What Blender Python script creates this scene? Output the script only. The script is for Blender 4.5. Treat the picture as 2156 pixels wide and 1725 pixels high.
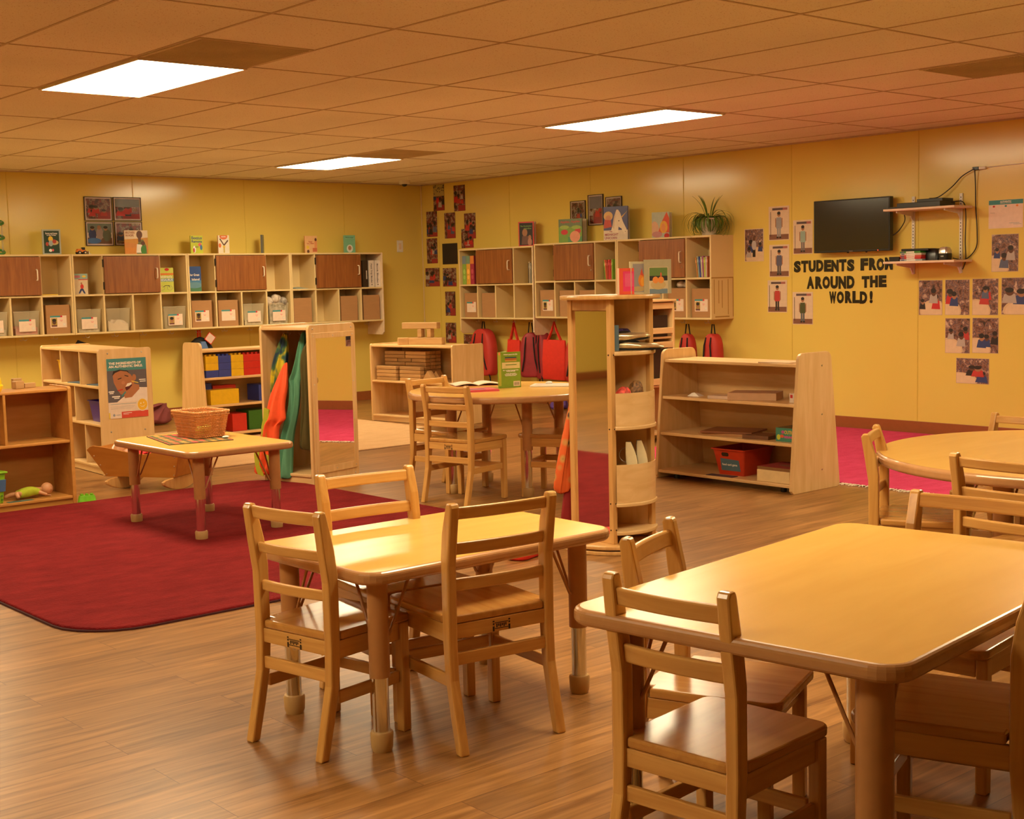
import bpy, bmesh, math, random
from mathutils import Vector, Matrix
R_ = math.radians
for o in list(bpy.data.objects): bpy.data.objects.remove(o, do_unlink=True)
C = bpy.context.scene.collection
random.seed(7)

# ------------------------------------------------------------------ camera, world, exposure, lights
cd = bpy.data.cameras.new('camera'); cam = bpy.data.objects.new('camera', cd); C.objects.link(cam)
bpy.context.scene.camera = cam
YAW, PITCH, ROLL, FPX = 0.7126, -0.0964, -0.0235, 2832.8
_w = Vector((math.sin(YAW)*math.cos(PITCH), math.cos(YAW)*math.cos(PITCH), math.sin(PITCH)))
_r = Vector((math.cos(YAW), -math.sin(YAW), 0)); _u = _r.cross(_w)
_r2 = _r*math.cos(ROLL)+_u*math.sin(ROLL); _u2 = _u*math.cos(ROLL)-_r*math.sin(ROLL)
cam.matrix_world = Matrix(((_r2.x,_u2.x,-_w.x,-9.322),(_r2.y,_u2.y,-_w.y,-12.273),(_r2.z,_u2.z,-_w.z,1.289),(0,0,0,1)))
cd.sensor_fit = 'HORIZONTAL'; cd.sensor_width = 36; cd.lens = FPX/2156*36; cd.clip_start = .05; cd.clip_end = 100

wd = bpy.data.worlds.new('world'); bpy.context.scene.world = wd; wd.use_nodes = True
wd.node_tree.nodes['Background'].inputs[0].default_value = (1, .75, .45, 1)
wd.node_tree.nodes['Background'].inputs[1].default_value = 0.05
vs = bpy.context.scene.view_settings
vs.view_transform = 'Standard'; vs.look = 'None'; vs.gamma = 1; vs.use_curve_mapping = False
vs.exposure = 1.1
LIGHT_COL = (1.0, .83, .52, 1); LIGHT_STR = 15.0
CEIL = 2.3747
# 2x4 ft troffers every six tiles across and every three tiles deep; position of each panel's low corner
GX, GY, TX, TY = -6.4107, -8.704, .6096, 1.2192
LIGHTS = [(0,2),(6,2),(6,5),(0,5),(6,-1),(-6,5),(-6,2),(0,-1),(-6,-1)]

# ------------------------------------------------------------------ materials
MATS = {}
def mat(name, col, rough=.5, metal=0., emis=None, spec=.5, alpha=None, noise=None, bump=0., bscale=200, coat=0, trans=0):
    if name in MATS: return MATS[name]
    m = bpy.data.materials.new(name); m.use_nodes = True; nt = m.node_tree; b = nt.nodes['Principled BSDF']
    c = tuple(col)+(1,) if len(col) == 3 else col
    b.inputs['Base Color'].default_value = c; b.inputs['Roughness'].default_value = rough
    b.inputs['Metallic'].default_value = metal; b.inputs['Specular IOR Level'].default_value = spec
    if coat: b.inputs['Coat Weight'].default_value = coat; b.inputs['Coat Roughness'].default_value = .15
    if trans: b.inputs['Transmission Weight'].default_value = trans; b.inputs['IOR'].default_value = 1.25
    if alpha is not None: b.inputs['Alpha'].default_value = alpha
    if emis: b.inputs['Emission Color'].default_value = emis[0]; b.inputs['Emission Strength'].default_value = emis[1]
    tc = nt.nodes.new('ShaderNodeTexCoord')
    if noise is None and not emis and not trans: noise = (.06, 30, (1, 1, 1))
    if noise:
        amt, sc, st = noise
        mp = nt.nodes.new('ShaderNodeMapping'); mp.inputs['Scale'].default_value = st
        nt.links.new(tc.outputs['Object'], mp.inputs[0])
        n = nt.nodes.new('ShaderNodeTexNoise'); n.inputs['Scale'].default_value = sc; n.inputs['Detail'].default_value = 4
        nt.links.new(mp.outputs[0], n.inputs[0])
        mr = nt.nodes.new('ShaderNodeMapRange'); mr.inputs[1].default_value = .25; mr.inputs[2].default_value = .75
        mr.inputs[3].default_value = 1-amt; mr.inputs[4].default_value = 1+amt
        nt.links.new(n.outputs[0], mr.inputs[0])
        mx = nt.nodes.new('ShaderNodeVectorMath'); mx.operation = 'SCALE'; mx.inputs[0].default_value = c[:3]
        nt.links.new(mr.outputs[0], mx.inputs['Scale']); nt.links.new(mx.outputs[0], b.inputs['Base Color'])
    if bump:
        n2 = nt.nodes.new('ShaderNodeTexNoise'); n2.inputs['Scale'].default_value = bscale; n2.inputs['Detail'].default_value = 3
        nt.links.new(tc.outputs['Object'], n2.inputs[0])
        bp = nt.nodes.new('ShaderNodeBump'); bp.inputs['Strength'].default_value = bump; bp.inputs['Distance'].default_value = .004
        nt.links.new(n2.outputs[0], bp.inputs['Height']); nt.links.new(bp.outputs[0], b.inputs['Normal'])
    MATS[name] = m; return m

def wood(name, c1, c2, rough=.35, st=(1, 12, 12), sc=3., coat=.2, vary=.05):
    """grain runs along the axis with the small stretch value (object coordinates)"""
    if name in MATS: return MATS[name]
    m = bpy.data.materials.new(name); m.use_nodes = True; nt = m.node_tree; b = nt.nodes['Principled BSDF']
    tc = nt.nodes.new('ShaderNodeTexCoord'); mp = nt.nodes.new('ShaderNodeMapping'); mp.inputs['Scale'].default_value = st
    oi = nt.nodes.new('ShaderNodeObjectInfo'); ad = nt.nodes.new('ShaderNodeVectorMath'); ad.operation = 'ADD'
    mu = nt.nodes.new('ShaderNodeMath'); mu.operation = 'MULTIPLY'; mu.inputs[1].default_value = 37
    nt.links.new(oi.outputs['Random'], mu.inputs[0])
    nt.links.new(tc.outputs['Object'], mp.inputs[0]); nt.links.new(mp.outputs[0], ad.inputs[0]); nt.links.new(mu.outputs[0], ad.inputs[1])
    n = nt.nodes.new('ShaderNodeTexNoise'); n.inputs['Scale'].default_value = sc; n.inputs['Detail'].default_value = 6
    n.inputs['Distortion'].default_value = .6
    nt.links.new(ad.outputs[0], n.inputs[0])
    cr = nt.nodes.new('ShaderNodeValToRGB'); e = cr.color_ramp.elements
    e[0].position = .3; e[0].color = tuple(c1)+(1,); e[1].position = .7; e[1].color = tuple(c2)+(1,)
    nt.links.new(n.outputs[0], cr.inputs[0])
    mv = nt.nodes.new('ShaderNodeMapRange'); mv.inputs[3].default_value = 1-vary; mv.inputs[4].default_value = 1+vary
    sv = nt.nodes.new('ShaderNodeVectorMath'); sv.operation = 'SCALE'; nt.links.new(oi.outputs['Random'], mv.inputs[0])
    nt.links.new(cr.outputs[0], sv.inputs[0]); nt.links.new(mv.outputs[0], sv.inputs['Scale']); nt.links.new(sv.outputs[0], b.inputs['Base Color'])
    b.inputs['Roughness'].default_value = rough; b.inputs['Coat Weight'].default_value = coat; b.inputs['Coat Roughness'].default_value = .2
    MATS[name] = m; return m

BIRCH = wood('birch_ply', (.68,.42,.17), (.79,.53,.25), .4, (8,8,1), 3)
BIRCHX = wood('birch_ply_x', (.68,.42,.17), (.79,.53,.25), .4, (1,8,8), 3)
HONEY = wood('honey_ply', (.47,.20,.038), (.58,.27,.065), .35, (1,6,6), 3)
MAPLE = wood('maple_post', (.56,.27,.065), (.70,.385,.11), .28, (14,14,1), 3, .35)
MAPLEX = wood('maple_rail', (.56,.27,.065), (.72,.40,.12), .28, (1,14,14), 3, .35)
SEATW = wood('maple_seat', (.46,.20,.045), (.60,.30,.075), .22, (9,1,9), 3, .45)
LAM = wood('maple_laminate', (.76,.43,.095), (.82,.48,.115), .26, (1,6,6), 2, .2)
EDGE = mat('table_edge_band', (.50,.25,.10), .25, coat=.3)
LEGT = mat('table_leg_enamel', (.46,.215,.075), .35)
CHROME = mat('chrome', (.75,.75,.72), .12, 1.0)
STEEL = mat('zinc_steel', (.6,.6,.58), .3, 1.0)
GLIDE = mat('glide_plastic', (.52,.32,.12), .45)
CREAM = mat('cream_laminate', (.74,.56,.27), .5, noise=(.03, 4, (1,1,1)))
CREAMD = mat('cream_panel_pale', (.80,.62,.42), .5)
DOORW = wood('red_oak_laminate', (.21,.065,.015), (.34,.12,.028), .4, (14,14,1), 3, .1)
HANDLE = mat('white_handle', (.82,.72,.55), .35)
DARKM = mat('dark_metal', (.05,.035,.02), .4, .6)
BLACKP = mat('black_plastic', (.012,.011,.010), .3)
BLACKC = mat('black_cloth', (.015,.013,.012), .9)
WHITE = mat('white_paper', (.85,.80,.74), .6)
WHITEP = mat('white_plastic', (.80,.76,.68), .35)
CARD = mat('brown_cardboard', (.42,.215,.085), .8, noise=(.05, 8, (1,1,6)))
TEAL = mat('teal_print', (.05,.27,.27), .5)
REDP = mat('red_print', (.75,.035,.03), .5)

# ------------------------------------------------------------------ mesh helpers
class MB:
    def __init__(s, M=None): s.v = []; s.f = []; s.m = []; s.mats = []; s.M = M
    def mi(s, m):
        if m not in s.mats: s.mats.append(m)
        return s.mats.index(m)
    def add(s, vs_, fs, m):
        n = len(s.v); k = s.mi(m)
        for p in vs_:
            p = Vector(p); s.v.append(s.M @ p if s.M else p)
        for f in fs: s.f.append([n+i for i in f]); s.m.append(k)
        return s
    def box(s, x0, x1, y0, y1, z0, z1, m, top=None):
        vs_ = [(x,y,z) for z in (z0,z1) for y in (y0,y1) for x in (x0,x1)]
        s.add(vs_, [(0,2,3,1),(0,1,5,4),(1,3,7,5),(3,2,6,7),(2,0,4,6)], m)
        s.add([vs_[4],vs_[5],vs_[7],vs_[6]], [(0,1,2,3)], top or m); return s
    def hex(s, a, b, m):
        """two quads a (4 pts) and b (4 pts) joined"""
        s.add(list(a)+list(b), [(3,2,1,0),(4,5,6,7),(0,1,5,4),(1,2,6,5),(2,3,7,6),(3,0,4,7)], m); return s
    def loft(s, rings, m, cap=True, closed=True):
        n = len(rings[0]); vs_ = [p for r in rings for p in r]; fs = []
        for i in range(len(rings)-1):
            for j in range(n if closed else n-1):
                k = (j+1) % n; fs.append((i*n+j, i*n+k, (i+1)*n+k, (i+1)*n+j))
        if cap and closed: fs.append(tuple(range(n))[::-1]); fs.append(tuple((len(rings)-1)*n+j for j in range(n)))
        return s.add(vs_, fs, m)
    def cyl(s, p0, p1, r0, r1=None, m=None, n=16, cap=True):
        return s.tube([p0, p1], [r0, r1 if r1 is not None else r0], m, n, cap)
    def tube(s, path, r, m, n=8, cap=True):
        P = [Vector(p) for p in path]; rings = []
        if not isinstance(r, (list, tuple)): r = [r]*len(P)
        t = (P[1]-P[0]).normalized(); a = t.orthogonal().normalized()
        for i, p in enumerate(P):
            t = (P[min(i+1,len(P)-1)]-P[max(i-1,0)])
            if t.length < 1e-9: t = Vector((0,0,1))
            t.normalize(); a = (a-t*a.dot(t))
            a = a.normalized() if a.length > 1e-6 else t.orthogonal().normalized(); b = t.cross(a)
            rings.append([p+(a*math.cos(q)+b*math.sin(q))*r[i] for q in [2*math.pi*k/n for k in range(n)]])
        return s.loft(rings, m, cap)
    def lathe(s, prof, m, n=20, c=(0,0)):
        rings = [[(c[0]+r*math.cos(2*math.pi*k/n), c[1]+r*math.sin(2*math.pi*k/n), z) for k in range(n)] for r, z in prof]
        return s.loft(rings, m)
    def ell(s, c, r, m, n=16, h=10, R=None):
        rings = []
        for i in range(h+1):
            a = math.pi*(i/h)-math.pi/2; a = max(-1.55, min(1.55, a))
            ring = [Vector((r[0]*math.cos(a)*math.cos(2*math.pi*k/n), r[1]*math.cos(a)*math.sin(2*math.pi*k/n), r[2]*math.sin(a))) for k in range(n)]
            if R: ring = [R @ p for p in ring]
            rings.append([p+Vector(c) for p in ring])
        return s.loft(rings, m)
    def prism(s, poly, axis, a0, a1, m, m2=None):
        """extrude 2D polygon (ccw) along axis between a0 and a1"""
        f = {'x': lambda p, a: (a, p[0], p[1]), 'y': lambda p, a: (p[0], a, p[1]), 'z': lambda p, a: (p[0], p[1], a)}[axis]
        n = len(poly); A = [f(p, a0) for p in poly]; B = [f(p, a1) for p in poly]
        s.add(A+B, [(i, (i+1) % n, n+(i+1) % n, n+i) for i in range(n)], m)
        s.add(A, [tuple(range(n))[::-1]], m2 or m); s.add(B, [tuple(range(n))], m2 or m); return s
    def text(s, txt, size, M, m, bold=0., ext=.0004, align='CENTER', width=None):
        cu = bpy.data.curves.new('t', 'FONT'); cu.body = txt; cu.size = size; cu.offset = bold; cu.extrude = ext
        cu.align_x = align; cu.align_y = 'CENTER'; cu.resolution_u = 3
        ob = bpy.data.objects.new('t', cu); C.objects.link(ob); dg = bpy.context.evaluated_depsgraph_get()
        me = bpy.data.meshes.new_from_object(ob.evaluated_get(dg))
        if width:
            xs = [v.co.x for v in me.vertices]; w = max(xs)-min(xs); k = width/w
            M = M @ Matrix.Diagonal((k, 1, 1, 1))
        s.add([M @ v.co for v in me.vertices], [tuple(p.vertices) for p in me.polygons], m)
        bpy.data.objects.remove(ob, do_unlink=True); bpy.data.curves.remove(cu); bpy.data.meshes.remove(me); return s
    def build(s, name, parent=None, bevel=0, smooth=False, seg=2, loc=None, rz=None, sub=0, bmat=None):
        me = bpy.data.meshes.new(name); me.from_pydata([tuple(p) for p in s.v], [], s.f)
        for m in s.mats: me.materials.append(m)
        for p, k in zip(me.polygons, s.m): p.material_index = k
        bm = bmesh.new(); bm.from_mesh(me); bmesh.ops.remove_doubles(bm, verts=bm.verts, dist=1e-6)
        bmesh.ops.recalc_face_normals(bm, faces=bm.faces); bm.to_mesh(me); bm.free()
        if smooth:
            for p in me.polygons: p.use_smooth = True
            me.set_sharp_from_angle(angle=R_(45))
        o = bpy.data.objects.new(name, me); C.objects.link(o)
        if parent: o.parent = parent
        if loc: o.location = loc
        if rz is not None: o.rotation_euler[2] = rz
        if sub:
            d = o.modifiers.new('sub', 'SUBSURF'); d.levels = sub; d.render_levels = sub
        if bevel:
            b = o.modifiers.new('bevel', 'BEVEL'); b.width = bevel; b.segments = seg; b.limit_method = 'ANGLE'; b.angle_limit = R_(40)
            b.harden_normals = False
            if bmat is not None: b.material = bmat
        return o

def tag(o, label=None, cat=None, group=None, kind=None):
    if label: o['label'] = label
    if cat: o['category'] = cat
    if group: o['group'] = group
    if kind: o['kind'] = kind
    return o
def thing(name, label, cat, loc=(0,0,0), rz=0, group=None):
    o = bpy.data.objects.new(name, None); C.objects.link(o); o.empty_display_size = .05
    o.location = loc; o.rotation_euler = (0,0,rz); return tag(o, label, cat, group)
def struct(name, mb, **k): return tag(mb.build(name, **k), kind='structure')
def dup(root, loc, rz, label=None, group=None):
    r = root.copy(); C.objects.link(r); r.location = loc; r.rotation_euler = (0,0,rz)
    if label: r['label'] = label
    if group: r['group'] = group
    for ch in list(root.children):
        c = ch.copy(); C.objects.link(c); c.parent = r
        for g in list(ch.children):
            d = g.copy(); C.objects.link(d); d.parent = c
    return r
def rrect(x0, x1, y0, y1, r, n=6):
    P = []
    for cx, cy, a0 in ((x1-r,y1-r,0),(x0+r,y1-r,90),(x0+r,y0+r,180),(x1-r,y0+r,270)):
        for k in range(n+1):
            a = R_(a0+90*k/n); P.append((cx+r*math.cos(a), cy+r*math.sin(a)))
    return P
def ellp(cx, cy, rx, ry, n=16): return [(cx+rx*math.cos(2*math.pi*k/n), cy+ry*math.sin(2*math.pi*k/n)) for k in range(n)]

# ------------------------------------------------------------------ the room
XL, YN = -12.9, -16.0
def wall_mat():
    m = bpy.data.materials.new('yellow_wall_panel'); m.use_nodes = True; nt = m.node_tree; b = nt.nodes['Principled BSDF']
    tc = nt.nodes.new('ShaderNodeTexCoord'); n = nt.nodes.new('ShaderNodeTexNoise'); n.inputs['Scale'].default_value = .7
    nt.links.new(tc.outputs['Object'], n.inputs[0])
    cr = nt.nodes.new('ShaderNodeValToRGB'); cr.color_ramp.elements[0].color = (.73,.55,.12,1); cr.color_ramp.elements[1].color = (.78,.595,.135,1)
    nt.links.new(n.outputs[0], cr.inputs[0]); nt.links.new(cr.outputs[0], b.inputs['Base Color'])
    b.inputs['Roughness'].default_value = .17; b.inputs['Specular IOR Level'].default_value = .5
    n2 = nt.nodes.new('ShaderNodeTexNoise'); n2.inputs['Scale'].default_value = 120; nt.links.new(tc.outputs['Object'], n2.inputs[0])
    bp = nt.nodes.new('ShaderNodeBump'); bp.inputs['Strength'].default_value = .03; bp.inputs['Distance'].default_value = .002
    nt.links.new(n2.outputs[0], bp.inputs['Height']); nt.links.new(bp.outputs[0], b.inputs['Normal'])
    return m
WALL = wall_mat()
SEAM = mat('panel_seam', (.66,.48,.07), .5)
BASE = mat('brown_vinyl_base', (.30,.085,.02), .45)
def floor_mat():
    m = bpy.data.materials.new('vinyl_plank'); m.use_nodes = True; nt = m.node_tree; b = nt.nodes['Principled BSDF']
    tc = nt.nodes.new('ShaderNodeTexCoord')
    br = nt.nodes.new('ShaderNodeTexBrick'); br.inputs['Scale'].default_value = 1; br.inputs['Brick Width'].default_value = 1.22
    br.inputs['Row Height'].default_value = .152; br.inputs['Mortar Size'].default_value = .0012; br.inputs['Mortar Smooth'].default_value = .2
    br.offset = .37; br.inputs['Color1'].default_value = (0,0,0,1); br.inputs['Color2'].default_value = (1,1,1,1); br.inputs['Mortar'].default_value = (.5,.5,.5,1)
    br.inputs['Bias'].default_value = 0
    nt.links.new(tc.outputs['Object'], br.inputs[0])
    mp = nt.nodes.new('ShaderNodeMapping'); mp.inputs['Scale'].default_value = (1.2, 16, 1)
    ad = nt.nodes.new('ShaderNodeVectorMath'); ad.operation = 'ADD'
    sc = nt.nodes.new('ShaderNodeVectorMath'); sc.operation = 'SCALE'; sc.inputs['Scale'].default_value = 9
    nt.links.new(br.outputs['Color'], sc.inputs[0])
    nt.links.new(tc.outputs['Object'], mp.inputs[0]); nt.links.new(mp.outputs[0], ad.inputs[0]); nt.links.new(sc.outputs[0], ad.inputs[1])
    n = nt.nodes.new('ShaderNodeTexNoise'); n.inputs['Scale'].default_value = 2.2; n.inputs['Detail'].default_value = 7; n.inputs['Distortion'].default_value = .8
    nt.links.new(ad.outputs[0], n.inputs[0])
    cr = nt.nodes.new('ShaderNodeValToRGB'); e = cr.color_ramp.elements
    e[0].position = .28; e[0].color = (.175,.072,.018,1); e[1].position = .72; e[1].color = (.41,.20,.065,1)
    nt.links.new(n.outputs[0], cr.inputs[0])
    hs = nt.nodes.new('ShaderNodeHueSaturation'); mr = nt.nodes.new('ShaderNodeMapRange'); mr.inputs[3].default_value = .84; mr.inputs[4].default_value = 1.14
    nt.links.new(br.outputs['Color'], mr.inputs[0]); nt.links.new(mr.outputs[0], hs.inputs['Value']); nt.links.new(cr.outputs[0], hs.inputs['Color'])
    mx = nt.nodes.new('ShaderNodeMix'); mx.data_type = 'RGBA'; mx.inputs[7].default_value = (.12,.045,.015,1)
    nt.links.new(br.outputs['Fac'], mx.inputs[0]); nt.links.new(hs.outputs[0], mx.inputs[6]); nt.links.new(mx.outputs[2], b.inputs['Base Color'])
    b.inputs['Roughness'].default_value = .33; b.inputs['Specular IOR Level'].default_value = .36
    bp = nt.nodes.new('ShaderNodeBump'); bp.inputs['Strength'].default_value = .15; bp.inputs['Distance'].default_value = .002
    nt.links.new(n.outputs[0], bp.inputs['Height']); nt.links.new(bp.outputs[0], b.inputs['Normal'])
    return m
def ceil_mat():
    m = bpy.data.materials.new('acoustic_tile'); m.use_nodes = True; nt = m.node_tree; b = nt.nodes['Principled BSDF']
    tc = nt.nodes.new('ShaderNodeTexCoord')
    n = nt.nodes.new('ShaderNodeTexNoise'); n.inputs['Scale'].default_value = 130; n.inputs['Detail'].default_value = 2
    nt.links.new(tc.outputs['Object'], n.inputs[0])
    cr = nt.nodes.new('ShaderNodeValToRGB'); e = cr.color_ramp.elements
    e[0].position = .30; e[0].color = (.55,.40,.28,1); e[1].position = .37; e[1].color = (.86,.81,.69,1)
    nt.links.new(n.outputs[0], cr.inputs[0])
    n3 = nt.nodes.new('ShaderNodeTexNoise'); n3.inputs['Scale'].default_value = .9; nt.links.new(tc.outputs['Object'], n3.inputs[0])
    mr = nt.nodes.new('ShaderNodeMapRange'); mr.inputs[1].default_value = .3; mr.inputs[2].default_value = .7; mr.inputs[3].default_value = .93; mr.inputs[4].default_value = 1.05
    nt.links.new(n3.outputs[0], mr.inputs[0])
    sc = nt.nodes.new('ShaderNodeVectorMath'); sc.operation = 'SCALE'; nt.links.new(cr.outputs[0], sc.inputs[0]); nt.links.new(mr.outputs[0], sc.inputs['Scale'])
    nt.links.new(sc.outputs[0], b.inputs['Base Color'])
    b.inputs['Roughness'].default_value = .9
    bp = nt.nodes.new('ShaderNodeBump'); bp.inputs['Strength'].default_value = .3; bp.inputs['Distance'].default_value = .002
    nt.links.new(n.outputs[0], bp.inputs['Height']); nt.links.new(bp.outputs[0], b.inputs['Normal'])
    return m
TILE = ceil_mat(); TBAR = mat('ceiling_tee', (.52,.40,.27), .5)
struct('floor', MB().box(XL-.1, .1, YN-.1, .1, -.1, 0, floor_mat()))
struct('wall_back', MB().box(XL, 0, 0, .1, 0, CEIL+.15, WALL))
struct('wall_right', MB().box(0, .1, YN, .1, 0, CEIL+.15, WALL))
struct('wall_left', MB().box(XL-.1, XL, YN, .1, 0, CEIL+.15, WALL))
struct('wall_front', MB().box(XL, 0, YN-.1, YN, 0, CEIL+.15, WALL))
# ceiling: one slab with openings left where the light panels and vents sit is not needed, they hang 4 mm below it
struct('ceiling', MB().box(XL, 0, YN, 0, CEIL, CEIL+.1, TILE))
b = MB()
xs = [GX+TX*i for i in range(-10, 11)]; ys = [GY+TY*j for j in range(-6, 8)]
for x in xs:
    if XL < x < 0: b.box(x-.006, x+.006, YN, 0, CEIL-.003, CEIL+.001, TBAR)
for y in ys:
    if YN < y < 0: b.box(XL, 0, y-.006, y+.006, CEIL-.0028, CEIL+.001, TBAR)
struct('trim_1', b)
b = MB()   # wall angle under the ceiling
b.box(XL, 0, -.018, 0, CEIL-.012, CEIL, TBAR).box(-.018, 0, YN, 0, CEIL-.0125, CEIL, TBAR)
struct('trim_2', b)
S = 1.2131; b = MB()
for i in range(14):
    y = -1.5207-(i-0)*S+S
    if YN < y < -.1: b.box(-.002, .0005, y-.004, y+.004, .10, CEIL-.012, SEAM)
struct('trim_3', b)
b = MB()
for i in range(-8, 4):
    x = -4.6936+i*S
    if XL < x < -.1: b.box(x-.004, x+.004, -.002, .0005, .10, CEIL-.012, SEAM)
struct('trim_4', b)
struct('baseboard_back', MB().box(XL, 0, -.008, 0, 0, .10, BASE), bevel=.003)
struct('baseboard_right', MB().box(-.008, 0, YN, -.008, 0, .10, BASE), bevel=.003)
struct('trim_5', MB().cyl((-.006,-.006,.1), (-.006,-.006,CEIL), .007, None, CREAM, 8))

# ------------------------------------------------------------------ ceiling lights, vents, camera dome
DIFF = mat('lit_diffuser', (1,1,1), .5, emis=(LIGHT_COL, LIGHT_STR))
LFRAME = mat('light_frame', (.75,.66,.5), .5)
lbl = {(0,2): 'bright white ceiling light panel at upper left, over the small square table',
       (6,2): 'bright ceiling light panel at right, above the tall rotating shelf tower',
       (6,5): 'farthest ceiling light panel, small and close to the back wall'}
L0 = None
for (i, j) in LIGHTS:
    loc = (GX+TX*i, GY+TY*j, CEIL); l = lbl.get((i, j), 'ceiling light panel outside the picture')
    if L0 is None:
        L0 = thing('ceiling_light', l, 'ceiling light', loc, 0, 'ceiling light panels')
        MB().box(.012, .024, .012, TY-.012, -.014, 0, LFRAME).box(TX-.024, TX-.012, .012, TY-.012, -.014, 0, LFRAME)\
            .box(.024, TX-.024, .012, .024, -.014, 0, LFRAME).box(.024, TX-.024, TY-.024, TY-.012, -.014, 0, LFRAME).build('frame', L0)
        MB().box(.0245, TX-.0245, .0245, TY-.0245, -.012, -.0005, DIFF).build('diffuser', L0)
    else: dup(L0, loc, 0, l)
VENT = mat('vent_grille', (.62,.52,.33), .6, noise=(.12, 4, (1,1,1)), bump=.5, bscale=260)
DUST = mat('vent_dust', (.13,.09,.04), .9, noise=(.5, 9, (1,1,1)))
v0 = thing('ceiling_vent', 'dusty square ceiling vent beside the upper left light panel', 'vent', (GX, GY+TY*1.5, CEIL), 0, 'ceiling vents')
MB().box(.012, TX-.012, .012, TX-.012, -.006, 0, VENT).build('grille', v0)
b = MB()
for k in range(34):
    y = .03+k*(TX-.06)/33; b.box(.03, TX-.03, y-.002, y+.002, -.009, -.006, VENT)
b.build('louvre', v0)
dup(v0, (GX+6*TX, GY+TY*4.5, CEIL), 0, 'square ceiling vent next to the farthest light panel')
dup(v0, (GX+6*TX, GY, CEIL), 0, 'square ceiling vent at the upper right edge of the picture')
t = thing('security_camera', 'small white dome security camera on the ceiling near the back corner', 'camera', (-.60,-.50,CEIL))
MB().lathe([(.001,-.001),(.062,-.001),(.064,-.012),(.055,-.042),(.001,-.043)], mat('white_housing', (.85,.80,.72), .45), 24).build('housing', t, smooth=True)
MB().ell((0,0,-.044), (.030,.030,.024), BLACKP).build('dome', t, smooth=True)

# ------------------------------------------------------------------ rugs
def rug(name, label, x0, x1, y0, y1, r, col, col2, th=.016, bind=None, seed=0):
    m = bpy.data.materials.new(name+'_pile'); m.use_nodes = True; nt = m.node_tree; bs = nt.nodes['Principled BSDF']
    tc = nt.nodes.new('ShaderNodeTexCoord'); mp = nt.nodes.new('ShaderNodeMapping'); mp.inputs['Scale'].default_value = (1, 2.2, 1)
    nt.links.new(tc.outputs['Object'], mp.inputs[0])
    n = nt.nodes.new('ShaderNodeTexNoise'); n.inputs['Scale'].default_value = 5; n.inputs['Detail'].default_value = 9; n.inputs['Roughness'].default_value = .72
    nt.links.new(mp.outputs[0], n.inputs[0])
    cr = nt.nodes.new('ShaderNodeValToRGB'); e = cr.color_ramp.elements; e[0].position = .3; e[0].color = tuple(col)+(1,); e[1].position = .7; e[1].color = tuple(col2)+(1,)
    nt.links.new(n.outputs[0], cr.inputs[0]); nt.links.new(cr.outputs[0], bs.inputs['Base Color'])
    bs.inputs['Roughness'].default_value = 1; bs.inputs['Specular IOR Level'].default_value = .1
    bs.inputs['Sheen Weight'].default_value = .3; bs.inputs['Sheen Tint'].default_value = tuple(col2)+(1,)
    n2 = nt.nodes.new('ShaderNodeTexNoise'); n2.inputs['Scale'].default_value = 90; n2.inputs['Detail'].default_value = 4; nt.links.new(tc.outputs['Object'], n2.inputs[0])
    bp = nt.nodes.new('ShaderNodeBump'); bp.inputs['Strength'].default_value = .8; bp.inputs['Distance'].default_value = .012
    nt.links.new(n2.outputs[0], bp.inputs['Height']); nt.links.new(bp.outputs[0], bs.inputs['Normal'])
    t = thing(name, label, 'rug', ((x0+x1)/2, (y0+y1)/2, 0)); hx, hy = (x1-x0)/2, (y1-y0)/2
    MB().prism(rrect(-hx+.008, hx-.008, -hy+.008, hy-.008, r), 'z', .001, th, m).build('pile', t, bevel=.006)
    MB().prism(rrect(-hx, hx, -hy, hy, r), 'z', .0005, th*.45, bind or mat(name+'_binding', tuple(c*.35 for c in col), .9)).build('binding', t)
    return t
rug('area_rug', 'large dark red rug with rounded corners under the small square table', -7.36, -4.72, -7.55, -4.50, .28, (.135,.008,.010), (.24,.018,.019))
rug('area_rug', 'plain tan rug on the floor in front of the block shelf', -5.25, -2.15, -3.72, -1.25, .02, (.56,.33,.16), (.68,.43,.22), .010, mat('tan_binding', (.25,.12,.05), .9))
pk = rug('area_rug', 'pink and red rug with a white fringe along the right wall', -2.50, -.02, -8.35, -5.35, .02, (.48,.03,.09), (.64,.07,.17), .010)
FR = mat('fringe_cotton', (.75,.62,.48), .9); b = MB()
for k in range(150):
    y = -1.49+k*.02+random.uniform(-.006,.006); L = random.uniform(.035,.065)
    b.tube([(-1.235,y,.006), (-1.235-L*.5, y+random.uniform(-.01,.01), .008), (-1.235-L, y+random.uniform(-.014,.014), .004)], .0035, FR, 5)
b.build('fringe', pk)

# ------------------------------------------------------------------ tables
def leg(t, x, y, H, dx, dy, chrome=.24, r=.029):
    g = MB().cyl((x,y,chrome), (x,y,H), r, None, LEGT, 24).build('leg', t, smooth=True)
    MB().cyl((x,y,.05), (x,y,chrome+.01), r*.80, None, CHROME, 24).build('chrome_tube', g, smooth=True)
    MB().lathe([(.001,.0),(r*.92,0),(r*1.05,.012),(r*1.12,.05),(r*1.02,.056),(.001,.057)], GLIDE, 24, (x,y)).build('glide', g, smooth=True)
    for ax, ay in ((dx,0),(0,dy)):
        MB().tube([(x+ax*.02,y+ay*.02,H-.17), (x+ax*.035,y+ay*.035,H-.165), (x+ax*.115,y+ay*.115,H)], .0045, LEGT, 8).build('brace', g, smooth=True)
def tabletop(t, poly, H, th=.036):
    MB().prism(poly, 'z', H-th, H, EDGE, LAM).build('tabletop', t, bevel=.013, seg=4, bmat=0, smooth=False)
    return t
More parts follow.
